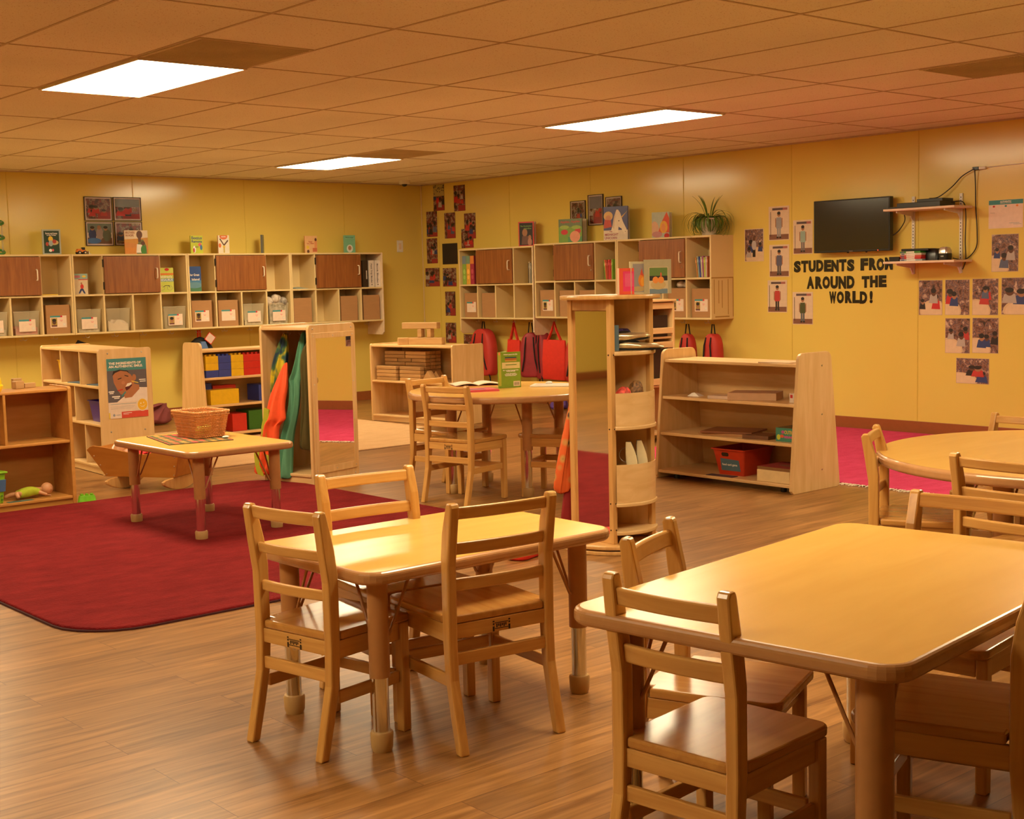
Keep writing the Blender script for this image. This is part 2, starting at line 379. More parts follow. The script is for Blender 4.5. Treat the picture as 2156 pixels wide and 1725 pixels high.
def rect_table(label, cx, cy, w, d, H, rz, inx=.09, chrome=.24, r=.029, group=None):
    t = thing('activity_table', label, 'table', (cx,cy,0), rz, group)
    tabletop(t, rrect(-w/2,w/2,-d/2,d/2,.065), H)
    for sx in (-1,1):
        for sy in (-1,1): leg(t, sx*(w/2-inx), sy*(d/2-inx), H-.034, -sx, -sy, chrome, r)
    return t
rect_table('rectangular maple-topped table in the middle with three wooden chairs drawn up', -6.868, -9.06, .93, .64, .520, R_(-.5), .09, .21)
rect_table('small maple-topped table on the red rug carrying the wicker basket', -5.898, -5.763, .62, .92, .470, 0, .09, .22)
rect_table('large maple-topped table in the right foreground', -6.740, -10.505, 1.24, .775, .590, R_(7.3), .10, .25, .036)
def round_table(label, cx, cy, rad, H, li, a0, r=.031):
    t = thing('round_table', label, 'table', (cx,cy,0), 0)
    tabletop(t, [(rad*math.cos(2*math.pi*k/72), rad*math.sin(2*math.pi*k/72)) for k in range(72)], H, .04)
    for k in range(4):
        a = R_(a0+90*k); x, y = li*math.cos(a), li*math.sin(a); leg(t, x, y, H-.038, -math.cos(a)*1.1, -math.sin(a)*1.1, .28, r)
    return t
round_table('round maple-topped table left of the tall tower with a green book standing on it', -3.96, -6.01, .60, .62, .352, -110)
round_table('round maple-topped table at the right edge by the pink rug', -4.42, -9.87, .745, .592, .50, -187+3, .036)

# ------------------------------------------------------------------ chairs
MARK = mat('maker_mark_print', (.03,.012,.004), .5)
def chair_mesh(t, w=.32, s=.378, d=.335, H=.693, rails=((.645,.68),(.545,.58),(.445,.48)), mark=True, pw=.029):
    def post(x):
        # side profile (y,z) of rear post: foot kicked back, straight middle, reclined top
        F = [(-.048+.010,0),(-.024+.012,.10),(-.004+.014,.20),(.018,.30),(.018,s+.16),(.008,s+.23),(-.016,H-.010),(-.021,H)]
        B = [(-.040,H),(-.046,H-.012),(-.034,s+.23),(-.020,s+.14),(-.018,.30),(-.022,.20),(-.045,.10),(-.068,0)]
        return MB().prism(F+B, 'x', x-pw/2, x+pw/2, MAPLE)
    for sx in (-1,1): post(sx*w/2).build('back_post', t, bevel=.005, seg=2)
    for sx in (-1,1):
        x = sx*(w/2+.004); MB().box(x-.0145, x+.0145, d-.050, d-.018, 0, s-.024, MAPLE).build('leg', t, bevel=.004)
    def yb(z):
        return -.001 if z < s+.16 else -.001-(z-s-.16)*.17
    for z0, z1 in rails:
        b = MB(); n = 8; rings = []
        for k in range(n+1):
            u = -1+2*k/n; x = u*(w/2-.012); q = -.010*(1-u*u); y0 = yb(z0)+q; y1 = yb(z1)+q
            rings.append([(x,y0-.008,z0),(x,y0+.008,z0),(x,y1+.008,z1),(x,y1-.008,z1)])
        b.loft(rings, MAPLEX).build('slat', t, bevel=.005, smooth=False)
    # seat
    wf = w/2+.020; P = [(-w/2+.016,-.010),(w/2-.016,-.010),(w/2-.016,.022),(w/2+.012,.024)]
    for k in range(7):
        a = R_(0+90*k/6); P.append((wf-.035+.035*math.cos(a), d-.03+.035*math.sin(a)))
    for k in range(7):
        a = R_(90+90*k/6); P.append((-wf+.035+.035*math.cos(a), d-.03+.035*math.sin(a)))
    P += [(-w/2-.012,.024),(-w/2+.016,.022)]
    MB().prism(P, 'z', s-.024, s, SEATW).build('seat', t, bevel=.007, seg=3)
    a0, a1 = s-.075, s-.0245
    ap = MB().box(-w/2+.013, w/2-.013, -.010, .006, a0+.010, a1, MAPLEX).build('apron', t, bevel=.002)
    MB().box(-w/2+.017, w/2-.017, d-.046, d-.030, a0, a1, MAPLEX).build('apron', t, bevel=.002)
    for sx in (-1,1):
        MB().box(sx*(w/2+.002)-.007, sx*(w/2+.002)+.007, .015, d-.050, a0, a1, wood('maple_side', (.56,.27,.065), (.70,.385,.11), .28, (14,1,14), 3, .3)).build('apron', t, bevel=.002)
        MB().box(sx*(w/2+.001)-.007, sx*(w/2+.001)+.007, .014, d-.050, s-.20, s-.165, MATS['maple_side']).build('stretcher', t, bevel=.003)
    MB().box(-w/2+.013, w/2-.013, -.012, .002, s-.14, s-.105, MAPLEX).build('stretcher', t, bevel=.003)
    MB().box(-w/2+.017, w/2-.017, d-.046, d-.032, s-.20, s-.165, MAPLEX).build('stretcher', t, bevel=.003)
    if mark:
        b = MB(); zc = s-.047; y = -.0106
        for sx in (-1,1):
            b.box(sx*.026-.003, sx*.026+.003, y-.0004, y, zc-.016, zc-.002, MARK).box(sx*.026-.0025, sx*.026+.0025, y-.0004, y, zc+.002, zc+.007, MARK).box(sx*.026-.003, sx*.026+.003, y-.0004, y, zc+.010, zc+.014, MARK)
        b.box(-.022, .022, y-.0004, y, zc+.006, zc+.008, MARK).box(-.022, .022, y-.0004, y, zc-.010, zc-.008, MARK)
        for k in range(6): b.box(-.017+k*.006, -.0135+k*.006, y-.0004, y, zc-.006+(k % 2)*.003, zc+.004, MARK)
        b.build('maker_mark', ap)
G = 'wooden ladder-back child chairs'
A = thing('child_chair', 'wooden chair at the left end of the middle table, seen from behind', 'chair', (-7.387,-9.095,0), R_(-80), G)
chair_mesh(A, .285, .345, .30, .682, ((.640,.677),(.540,.570),(.430,.460)))
Bc = thing('child_chair', 'wooden chair on the near long side of the middle table', 'chair', (-6.946,-9.448,0), R_(-8), G); chair_mesh(Bc)
def ch(label, x, y, deg): return dup(Bc, (x,y,0), R_(deg), label)
ch('wooden chair on the far side of the middle table, beside the red rug', -6.889, -8.755, 173.7)
ch('wooden chair in front of the round table with the green book, seen from behind', -4.532, -6.167, -77.5)
ch('wooden chair at the far left of the round table, half hidden behind another chair', -4.199, -5.56, -171.9)
ch('wooden chair at the right of the round table, its back hidden by the tower', -3.812, -6.516, 27.3)
ch('wooden chair left of the right-hand round table, turned sideways', -4.966, -9.355, -152.9)
Sc = thing('child_chair', 'wooden chair beyond the right-hand round table against the pink rug', 'chair', (-3.80,-9.30,0), R_(88), G)
chair_mesh(Sc, .30, .33, .31, .645, ((.60,.632),(.505,.535),(.41,.44)), False)
ch('wooden chair on the near side of the right-hand round table, behind the foreground table', -5.36, -10.08, -94)
D = thing('child_chair', 'two-slat wooden chair at the left end of the foreground table, nearest the camera', 'chair', (-7.330,-10.462,0), R_(-84), G)
chair_mesh(D, .285, .325, .335, .680, ((.610,.650),(.485,.527)), False, .031)
dup(D, (-6.94,-10.06,0), R_(-158), 'two-slat wooden chair on the far side of the foreground table near its left corner')
F2 = thing('child_chair', 'wooden chair at the far end of the foreground table, only its back showing', 'chair', (-6.085,-10.385,0), R_(97), G)
chair_mesh(F2, .33, .365, .335, .685, ((.640,.678),(.52,.555)), False, .031)
dup(F2, (-6.715,-10.90,0), R_(20), 'dark wooden chair at the right edge of the picture, cut off by the frame')

# ------------------------------------------------------------------ wall-mounted cubby units
def wire_hook(mb, x, y, z):
    mb.tube([(x,y,z),(x,y,z-.022)], .0022, STEEL, 6)
    for sx in (-1,1): mb.tube([(x,y,z-.022),(x+sx*.010,y-.004,z-.034),(x+sx*.024,y-.008,z-.036),(x+sx*.034,y-.010,z-.022)], .002, STEEL, 6)
def cubby(label, loc, rz, W, z0, zm, z1, drop=None, lock=False, endpanel=(False,False), stain=False):
    """local x along the wall, room side at -y, depth .30; heights are absolute"""
    T, D = .017, .30
    t = thing('wall_cubby', label, 'cubby unit', loc, rz, 'cream wall cubby units')
    MB().box(T, W-T, -.006, 0, z0, z1, CREAM).build('back_panel', t)
    for nm, za in (('bottom_shelf', z0), ('middle_shelf', zm-T), ('top_panel', z1-T)):
        MB().box(T, W-T, -D, -.006, za, za+T, CREAM).build(nm, t, bevel=.002)
    for k, x in enumerate((0, W-T)):
        zb = drop if (drop and endpanel[k]) else z0
        if drop and endpanel[k]:
            r = .03; MB().prism([(-D,zb+r),(-D+r,zb),(0,zb),(0,z1),(-D+.006,z1),(-D,z1-.006)], 'x', x, x+T, CREAMD if k else CREAM).build('side_panel', t, bevel=.003)
        else: MB().box(x, x+T, -D, 0, z0, z1, CREAM).build('side_panel', t, bevel=.002)
    cw = (W-T)/4
    for k in (1, 2, 3): MB().box(k*cw, k*cw+T, -D+.002, -.006, z0+T, zm-T, CREAM).build('divider', t, bevel=.002)
    for k in (1, 3): MB().box(k*cw, k*cw+T, -D+.002, -.006, zm, z1-T, CREAM).build('divider', t, bevel=.002)
    d = MB().box(cw+.016, 3*cw+.004, -D-.016, -D-.0005, zm+.004, z1-.022, DOORW).build('door', t, bevel=.002)
    hx = 3*cw-.035; hz = (zm+z1)/2; q = -D-.0165
    MB().tube([(hx,q,hz+.048),(hx,q-.022,hz+.045),(hx,q-.026,hz+.03),(hx,q-.026,hz-.03),(hx,q-.022,hz-.045),(hx,q,hz-.048)], .0055, HANDLE, 8).build('handle', d, smooth=True)
    for zz in (zm+.075, z1-.085):
        MB().box(cw+.004, cw+.0155, -D-.010, -D-.002, zz-.035, zz+.035, DARKM).cyl((cw+.0145,-D-.010,zz-.037),(cw+.0145,-D-.010,zz+.037), .004, None, DARKM, 8).build('hinge', d)
    if lock: MB().cyl((hx+.012,q-.004,hz-.09),(hx+.012,q+.002,hz-.09), .008, None, CHROME, 14).build('lock', d, smooth=True)
    b = MB()
    for k in range(4): wire_hook(b, (k+.5)*cw+.008, -.17, z0)
    b.build('hook_row', t, smooth=True)
    if stain:
        GL = mat('old_glue', (.42,.22,.05), .6)
        b = MB(); X = W+.0004
        b.box(W-.001, X, -.30, -.004, zm-.012, zm-.002, GL)
        b.box(W-.001, X, -.012, -.004, z0+.02, zm-.012, GL)
        for yy, za, zb in ((-.262,z0+.05,zm-.02),(-.20,z0+.14,zm-.03),(-.155,z0+.10,zm-.03),(-.075,z0+.04,zm-.02)): b.box(W-.001, X, yy-.004, yy+.004, za, zb, GL)
        b.box(W-.001, X, -.25, -.06, z0+.018, z0+.028, GL)
        b.build('glue_residue', t)
    return t
ZB = (.875, 1.243, 1.612)
for k, (x0, l) in enumerate([(-1.932,'cream wall cubby unit on the back wall nearest the corner, with binders'),
                            (-3.090,'cream wall cubby unit on the back wall holding a blue picture book'),
                            (-4.250,'cream wall cubby unit on the back wall below the four framed photographs'),
                            (-5.410,'cream wall cubby unit at the far left edge of the picture')]):
    cubby(l, (x0,0,0), 0, 1.157, *ZB, drop=.725 if k == 0 else None, endpanel=(False, True))
MP = -math.pi/2
cubby('cream wall cubby unit on the right wall nearest the corner, with magazine files', (0,-1.017,0), MP, 1.185, .882, 1.247, 1.620, drop=.725, endpanel=(True,True))
cubby('cream wall cubby unit on the right wall under the three framed photographs', (0,-2.222,0), MP, 1.15, .897, 1.266, 1.634, lock=True)
cubby('cream wall cubby unit on the right wall carrying the spider plant', (0,-3.376,0), MP, 1.148, .897, 1.268, 1.634, lock=True, stain=True)

# ------------------------------------------------------------------ free-standing shelf units
SCREW = mat('screw_head', (.45,.40,.30), .3, .9)
def taper_shelf(label, loc, rz, L=1.06, D=.46, H=.822, d2=.30, zs=(.035,.275,.505,.738)):
    """tapered rounded end panels; open front at -y; local x from 0 (left end) to L, back at y = D"""
    t = thing('tapered_shelf', label, 'shelf unit', loc, rz); T = .022
    def prof():
        fo = .085; P = [(.02,0),(D-.02,0),(D,.02)]
        for k in range(7):
            a = R_(5+85*k/6); P.append((D-fo-.045+.045*math.cos(a), H-.045+.045*math.sin(a)))
        for k in range(7):
            a = R_(90+85*k/6); P.append((fo+.03+.045*math.cos(a), H-.045+.045*math.sin(a)))
        P.append((0,.02)); return P
    for x in (0, L-T): MB().prism(prof(), 'x', x, x+T, BIRCH).build('end_panel', t, bevel=.003)
    for z in zs:
        f = .006+.085*(z/H); MB().box(T, L-T, f, D-f-.006, z, z+.020, BIRCHX).build('shelf', t, bevel=.004)
    MB().hex([(T,D-.020,.035),(L-T,D-.020,.035),(L-T,D-.013,.035),(T,D-.013,.035)], [(T,D-.085,.75),(L-T,D-.085,.75),(L-T,D-.078,.75),(T,D-.078,.75)], BIRCHX).build('back_panel', t)
    b = MB()
    for z in (.12, .45, .74):
        b.cyl((L,D*.62,z),(L+.0015,D*.62,z), .005, None, SCREW, 10)
    b.build('screw', t)
    b = MB()
    for x in (.12, L-.12):
        for y in (.08, D-.08): b.cyl((x,y,0),(x,y,.035), .018, None, BLACKP, 12)
    b.build('caster', t)
    return t
# right one: front faces -x
taper_shelf('birch shelf unit with rounded end panels holding the red bin, beside the pink rug', (-3.035,-6.385,0), MP, 1.085, .47)
taper_shelf('birch shelf unit with rounded end panels filled with large coloured building bricks', (-3.95,-2.165,0), 0, 1.08, .46, .822)

def box_shelf(name, label, loc, rz, W, D, H, zs, div=(), M=BIRCH, MX=BIRCHX, kick=.05, T=.018, lip=True, r=.012, cat='shelf unit'):
    """straight cabinet: local x 0..W left to right seen from the open front at y = 0, back at y = D"""
    t = thing(name, label, cat, loc, rz)
    for k, x in enumerate((0, W-T)):
        P = [(0,0),(D,0),(D,H-r),(D-r,H),(r,H),(0,H-r)]
        MB().prism(P, 'x', x, x+T, M).build('side_panel', t, bevel=.004)
    MB().box(T, W-T, D-.010, D-.004, .01, H-.02, MX).build('back_panel', t)
    MB().box(T, W-T, .004, D-.004, H-.028, H-.010, MX).build('top', t, bevel=.004)
    for z in zs: MB().box(T, W-T, .004, D-.010, z, z+.018, MX).build('shelf', t, bevel=.004)
    for x, za, zb in div: MB().box(x-.008, x+.008, .006, D-.010, za, zb, M).build('divider', t, bevel=.002)
    MB().box(T, W-T, .012, .026, .004, kick, MX).build('kick_board', t)
    return t
# block cabinet faces -x; turned about 8 degrees
BS = box_shelf('block_cabinet', 'low birch cabinet holding stacks of wooden unit blocks, near the room corner', (-2.105,-1.905,0), MP+R_(8), 1.065, .41, .722, (.045,.365))
PS = box_shelf('divided_cabinet', 'tall birch compartment cabinet with the smiling boy poster on its end', (-5.37,-2.27,0), MP-R_(3), 1.165, .385, .876, (.045,.335,.600),
     [(.41,.618,.85),(.79,.618,.85),(.30,.353,.60),(.67,.353,.60),(.52,.063,.335),(.84,.063,.335)], kick=.05)
WS = box_shelf('toy_shelf', 'honey brown wooden toy shelf at the left edge of the red rug', (-7.27,-4.485,0), 0, 1.20, .29, .717, (.040,.378), [(.80,.395,.69)], HONEY, HONEY, .04, .022)
# screws on the poster end
b = MB()
for y in (.07,.315):
    for z in (.845,.30,.06): b.ell((1.1655,y,z), (.003,.006,.006), STEEL, 10, 6)
b.build('screw', PS)

# dress-up unit with mirror: open front faces -x
DU = thing('dress_up_unit', 'birch dress-up locker with costumes on hooks and a tall mirror on its end', 'locker', (-4.834,-4.581,0), MP+R_(15))
W, D_, H, T = .430, .450, 1.033, .020
for k, x in enumerate((0, W-T)):
    MB().prism([(0,0),(D_,0),(D_,H-.03)]+[(D_-.03+.03*math.cos(R_(q*15)),H-.03+.03*math.sin(R_(q*15))) for q in range(1,6)]+[(D_-.03,H),(.03,H)]+[(.03-.03*math.sin(R_(q*15)),H-.03+.03*math.cos(R_(q*15))) for q in range(1,6)]+[(0,H-.03)], 'x', x, x+T, BIRCH).build('side_panel', DU, bevel=.004)
MB().box(T, W-T, D_-.012, D_-.004, .02, H-.03, BIRCH).build('back_panel', DU)
MB().box(T, W-T, .002, D_-.004, H-.035, H-.015, BIRCHX).build('top', DU, bevel=.004)
MB().box(T, W-T, .002, D_-.012, .055, .075, BIRCHX).build('shelf', DU, bevel=.004)
MB().box(T, W-T, .010, .024, 0, .055, BIRCHX).build('kick_board', DU)
b = MB()
for x in (.095, .235, .36): wire_hook(b, x, .17, H-.035)
b.build('hook_row', DU, smooth=True)
MIRR = mat('acrylic_mirror', (.93,.90,.86), .015, 1.0, noise=(0, 1, (1,1,1)))
fr = MB(); X = W
o1 = (.022, D_-.022, .075, H-.055); i1 = (.062, D_-.045, .118, H-.088)
for a in ((o1[0],o1[1],o1[2],i1[2]),(o1[0],o1[1],i1[3],o1[3]),(o1[0],i1[0],i1[2],i1[3]),(i1[1],o1[1],i1[2],i1[3])):
    fr.box(X, X+.006, a[0], a[1], a[2], a[3], BIRCH)
mf = fr.build('mirror_frame', DU, bevel=.001)
MB().box(X+.0005, X+.0025, i1[0], i1[1], i1[2], i1[3], MIRR).build('mirror', mf)
b = MB()
for y in (o1[0]+.015, (o1[0]+o1[1])/2, o1[1]-.015):
    for z in ((o1[2]+.02, .40, .65, o1[3]-.02) if y != (o1[0]+o1[1])/2 else (o1[2]+.02, o1[3]-.02)): b.ell((X+.0065,y,z), (.002,.004,.004), STEEL, 8, 6)
for y in (.04, D_-.04):
    for z in (H-.028, .04): b.ell((X+.0005,y,z), (.002,.006,.006), STEEL, 8, 6)
b.build('screw', DU)

# rotating tower
TW = thing('rotating_tower', 'tall round-topped rotating wooden tower with mirror, shoe shelves and curved bins', 'storage tower', (-4.779,-7.743,0), 0)
MAPD = wood('tower_maple', (.60,.31,.095), (.72,.42,.15), .32, (10,10,1), 3, .3)
def disc(r, z0, z1, m): return MB().prism([(r*math.cos(2*math.pi*k/64), r*math.sin(2*math.pi*k/64)) for k in range(64)], 'z', z0, z1, m)
disc(.252, .0, .018, MAPD).build('base', TW, bevel=.004)
disc(.248, .024, .044, MAPD).build('turntable', TW, bevel=.006)
MB().cyl((0,0,.018), (0,0,.024), .10, None, DARKM, 24).build('bearing', TW)
disc(.239, 1.186, 1.206, MAPD).build('top', TW, bevel=.006)
h = .130
for sx, sy in ((-1,-1),(1,-1),(-1,1),(1,1)):
    MB().box(sx*h-.014, sx*h+.014, sy*h-.014, sy*h+.014, .044, 1.186, MAPD).build('post', TW, bevel=.003)
# left side (-x): mirror between the posts with rails
MB().box(-h-.010, -h+.010, -h+.0145, h-.0145, 1.135, 1.186, MAPD).build('rail', TW, bevel=.002)
MB().box(-h-.010, -h+.010, -h+.0145, h-.0145, .044, .085, MAPD).build('rail', TW, bevel=.002)
MB().box(-h-.002, -h+.004, -h+.0145, h-.0145, .0855, 1.1345, MAPD).build('backing', TW)
MB().box(-h-.0045, -h-.0025, -h+.016, h-.030, .087, 1.133, mat('tower_mirror', (.93,.90,.86), .03, 1.0, noise=(0,1,(1,1,1)))).build('mirror', TW, bevel=.001)
# far side panels
MB().box(-h+.0145, h-.0145, h-.006, h+.002, .044, 1.186, BIRCH).build('back_panel', TW)
MB().box(h-.004, h+.004, -h+.0145, h-.0145, .044, 1.186, BIRCH).build('back_panel', TW)
# inner V of the shoe side, shelves and curved bins (front faces -y)
MB().hex([(-.118,-.118,.05),(-.112,-.124,.05),(.022,.052,.05),(.014,.058,.05)], [(-.118,-.118,1.18),(-.112,-.124,1.18),(.022,.052,1.18),(.014,.058,1.18)], BIRCH).build('inner_panel', TW)
MB().hex([(.024,.046,.05),(.124,-.112,.05),(.118,-.117,.05),(.016,.044,.05)][::-1], [(.024,.046,1.18),(.124,-.112,1.18),(.118,-.117,1.18),(.016,.044,1.18)][::-1], BIRCH).build('inner_panel', TW)
def arcpts(r0, cy, a0, a1, n=18): return [(r0*math.sin(R_(a0+(a1-a0)*k/n))*1.0, cy-r0*math.cos(R_(a0+(a1-a0)*k/n))) for k in range(n+1)]
for z in (.945, .598, .238, .105):
    P = arcpts(.212, 0, -41, 46) + [(.125,-.10),(.02,.035),(-.10,-.118)]
    MB().prism(P, 'z', z-.018, z, BIRCHX).build('shelf', TW, bevel=.004)
for z0, z1 in ((.598,.752),(.238,.418)):
    o = arcpts(.206, 0, -40, 44); i_ = arcpts(.200, 0, -40, 44)
    n = len(o); vs1 = [(p[0],p[1],z0+.0005) for p in o]+[(p[0],p[1],z1) for p in o]+[(p[0],p[1],z0+.0005) for p in i_]+[(p[0],p[1],z1) for p in i_]
    fs = []
    for k in range(n-1): fs += [(k,k+1,n+k+1,n+k),(2*n+k+1,2*n+k,3*n+k,3*n+k+1),(n+k,n+k+1,3*n+k+1,3*n+k),(k+1,k,2*n+k,2*n+k+1)]
    fs += [(0,n,3*n,2*n),(n-1,2*n-1+n,4*n-1,2*n-1)]
    fs[-1] = (n-1, 3*n-1, 4*n-1, 2*n-1)
    MB().add(vs1, fs, BIRCHX).build('curved_bin_front', TW, smooth=True)
for z in (.93,.585,.235,.11):
    MB().cyl((-h+.004,-h-.0155,z),(-h+.004,-h-.0135,z), .004, None, DARKM, 8).build('screw', TW)
    MB().cyl((-h-.0155,-h+.002,z),(-h-.0135,-h+.002,z), .004, None, DARKM, 8).build('screw', TW)

# small wooden rack behind the tower
SR = thing('book_rack', 'light wooden slatted book rack standing behind the tower', 'book rack', (-1.82,-5.17,0), R_(-2))
for x in (0,.302): MB().box(x, x+.018, 0, .28, 0, 1.09, BIRCH).build('side_panel', SR, bevel=.003)
MB().box(.018, .302, .262, .274, .05, 1.08, CREAMD).build('back_panel', SR)
MB().box(-.012, .332, -.010, .285, 1.0905, 1.108, BIRCHX).build('top', SR, bevel=.003)
for z0, z1 in ((1.035,1.082),(.845,.89),(.735,.782),(.45,.50)): MB().box(.018, .302, .004, .020, z0, z1, BIRCHX).build('slat', SR, bevel=.002)
for z in (.805,.43,.06): MB().box(.018, .302, .022, .262, z, z+.015, BIRCHX).build('shelf', SR)
for zz, hh, l in ((.8205,.165,'black board book in the upper tier of the book rack'),(.4455,.33,'black board book in the lower tier of the book rack')):
    o = MB().box(-.11, .11, -.006, .006, 0, hh, mat('black_cover', (.035,.015,.012), .45)).build('black_book', loc=(-1.65,-5.13,zz), rz=R_(-2)); tag(o, l, 'book')

# ------------------------------------------------------------------ cradle with doll
CRW = wood('cradle_ply', (.47,.17,.022), (.58,.24,.04), .35, (1,6,6), 3)
CR = thing('doll_cradle', 'wooden rocking doll cradle between the compartment cabinet and the small table', 'cradle', (-5.47,-4.20,0), R_(-57.4))
# local x: head to foot (long axis), y: across; camera side is -y
hw = .115
def side_board(y0s, y1s):
    n = 24; top = []
    for k in range(n+1):
        u = k/n; x = -.33+.66*u
        z = .296-.055*math.sin(min(1,u/.66)*math.pi*.5)**2 if u < .66 else .241+.040*(1-math.cos(min(1,(u-.66)/.12)*math.pi))*.5
        if u < .06: z -= .03*(1-u/.06)
        if u > .94: z -= .028*((u-.94)/.06)
        top.append((x,z))
    P = [(-.235,.088),(.265,.088)]+top[::-1]
    return P
for sy in (-1,1):
    P = side_board(0,0); A = [(p[0], sy*(hw+(p[1]-.088)*.33), p[1]) for p in P]; Bq = [(p[0], sy*(hw-.012+(p[1]-.088)*.33), p[1]) for p in P]
    n = len(P); MB().add(A+Bq, [tuple(range(n)), tuple(range(n,2*n))[::-1]]+[(i,(i+1)%n,n+(i+1)%n,n+i) for i in range(n)], CRW).build('side_board', CR, bevel=.002)
for x0, x1 in ((-.228,-.300),(.250,.300)):
    MB().hex([(x0,-.10,.09),(x0+.012,-.10,.09),(x0+.012,.10,.09),(x0,.10,.09)], [(x1-.012,-.150,.275),(x1,-.150,.275),(x1,.150,.275),(x1-.012,.150,.275)], CRW).build('end_board', CR)
MB().box(-.22, .25, -.10, .10, .088, .098, CRW).build('floor_board', CR)
for x in (-.17,.235):
    P = []
    for k in range(17):
        a = -1+2*k/16; P.append((a*.23, .001+.055*a*a))
    P += [(.235,.075),(.20,.085),(.10,.0875),(-.10,.0875),(-.20,.085),(-.235,.075)]
    MB().prism(P, 'x', x, x+.020, MAPD).build('rocker', CR, bevel=.004)
b = MB()
for x, z in ((-.285,.225),(-.255,.165),(-.225,.105),(.295,.225),(.278,.165),(.262,.105)): b.ell((x,-hw-(z-.088)*.33-.001,z), (.004,.002,.004), SCREW, 8, 6)
b.build('screw', CR)
MB().box(-.19,.19,-.092,.092,.0985,.175, WHITE).build('mattress', CR, bevel=.015, seg=3)
BLK = mat('red_blanket', (.75,.03,.035), .8, noise=(.25, 60, (1,1,1)), bump=.8, bscale=60)
b = MB(CR.matrix_basis); n = 14
vsq = []; 
for i in range(n+1):
    for j in range(n+1):
        x = -.04+.26*i/n; y = -.120+.24*j/n; z = .228+.045*math.cos(y*11)+.010*math.sin(x*70+y*30)+.006*math.sin(y*90)
        vsq.append((x,y,z))
b.add(vsq, [(i*(n+1)+j,(i+1)*(n+1)+j,(i+1)*(n+1)+j+1,i*(n+1)+j+1) for i in range(n) for j in range(n)], BLK)
o = b.build('doll_blanket', smooth=True); md = o.modifiers.new('s','SOLIDIFY'); md.thickness = .012; md.offset = -1
tag(o, 'red patterned doll blanket bunched in the wooden cradle', 'blanket')

def skin(name, pts, edges, rad, m, parent=None, root=0, sub=2, M=None):
    me = bpy.data.meshes.new(name); me.from_pydata([tuple((M @ Vector(p)) if M else p) for p in pts], edges, []); me.materials.append(m)
    o = bpy.data.objects.new(name, me); C.objects.link(o); sk = o.modifiers.new('skin', 'SKIN')
    for i, v in enumerate(me.skin_vertices[0].data):
        v.radius = (rad[i], rad[i]) if not isinstance(rad[i], tuple) else rad[i]; v.use_root = (i == root)
    sk.use_smooth_shade = True; sb = o.modifiers.new('sub', 'SUBSURF'); sb.levels = sub; sb.render_levels = sub
    dg = bpy.context.evaluated_depsgraph_get(); me2 = bpy.data.meshes.new_from_object(o.evaluated_get(dg))
    bpy.data.objects.remove(o, do_unlink=True)
    o = bpy.data.objects.new(name, me2); C.objects.link(o)
    if not me2.materials: me2.materials.append(m)
    for p in me2.polygons: p.use_smooth = True
    if parent: o.parent = parent
    return o
DSK = mat('doll_vinyl', (.55,.25,.11), .5)
def doll(label, loc, rz, suit, tilt=0., k=1.0, hair=None):
    """baby doll lying face down along +x; head at +x"""
    t = thing('baby_doll', label, 'doll', loc, rz)
    P = [(0,0,.04),(.06,0,.047),(.11,0,.052),(.135,0,.052),(.155,0,.052),
         (.10,-.035,.045),(.13,-.065,.030),(.155,-.085,.018),(.10,.035,.045),(.12,.07,.03),(.15,.09,.02),
         (-.02,-.025,.035),(-.070,-.055,.052),(-.060,-.085,.016),(-.02,.025,.035),(-.08,.04,.03),(-.12,.05,.016)]
    P = [(p[0]*k,p[1]*k,p[2]*k) for p in P]
    E_ = [(0,1),(1,2),(2,3),(3,4),(2,5),(5,6),(6,7),(2,8),(8,9),(9,10),(0,11),(11,12),(12,13),(0,14),(14,15),(15,16)]
    Rr = [.034,.038,.030,.016,.018,.018,.013,.011,.018,.013,.011,.022,.019,.013,.022,.018,.013]; Rr = [r*k for r in Rr]
    bd = skin('body', P, E_, Rr, DSK, t)
    MB().ell((.188*k,0,.052*k), (.046*k,.042*k,.046*k), DSK, 18, 12).ell((.205*k,-.040*k,.050*k), (.006*k,.004*k,.010*k), DSK, 8, 6).ell((.205*k,.040*k,.050*k), (.006*k,.004*k,.010*k), DSK, 8, 6).build('head', t, smooth=True)
    for sx, hx, hy, hz in ((-1,.155,-.085,.016),(1,.15,.09,.018)):
        b = MB()
        for f in range(5): 
            a = R_(-40+20*f)*1.0; b.tube([(hx*k,hy*k,hz*k),((hx+.014*math.cos(a))*k,(hy+sx*.006+.014*math.sin(a))*k,hz*k),((hx+.022*math.cos(a))*k,(hy+sx*.006+.022*math.sin(a))*k,(hz-.004)*k)], [.005*k,.004*k,.003*k], DSK, 6)
        b.build('hand', t, smooth=True)
    P2 = [P[i] for i in (0,1,2,5,8,11,14)]; e2 = [(0,1),(1,2),(2,3),(2,4),(0,5),(0,6)]
    ext = [(p[0],p[1],p[2]) for p in P2]
    cl = skin('romper', ext+[(.115*k,-.05*k,.038*k),(.11*k,.052*k,.038*k),(-.045*k,-.034*k,.038*k),(-.045*k,.032*k,.034*k)], e2+[(3,7),(4,8),(5,9),(6,10)], [.040*k,.043*k,.034*k,.024*k,.024*k,.029*k,.029*k,.021*k,.021*k,.026*k,.026*k], suit, t)
    return t
doll('baby doll in a lime green romper lying on the bottom of the toy shelf', (-6.36,-4.385,.062), R_(2), mat('lime_romper', (.40,.46,.02), .9, bump=.5, bscale=40), k=.80)
dc = doll('pale doll with a white headband lying in the wooden cradle', (-5.475,-4.195,.176), R_(122.6), mat('pink_romper', (.75,.40,.30), .9), k=1.1)
b = MB(); b.tube([(.215,.050*math.cos(a),.057+.052*math.sin(a)) for a in [math.pi*k/12 for k in range(13)]], .006, WHITE, 6); b.build('headband', dc, smooth=True)

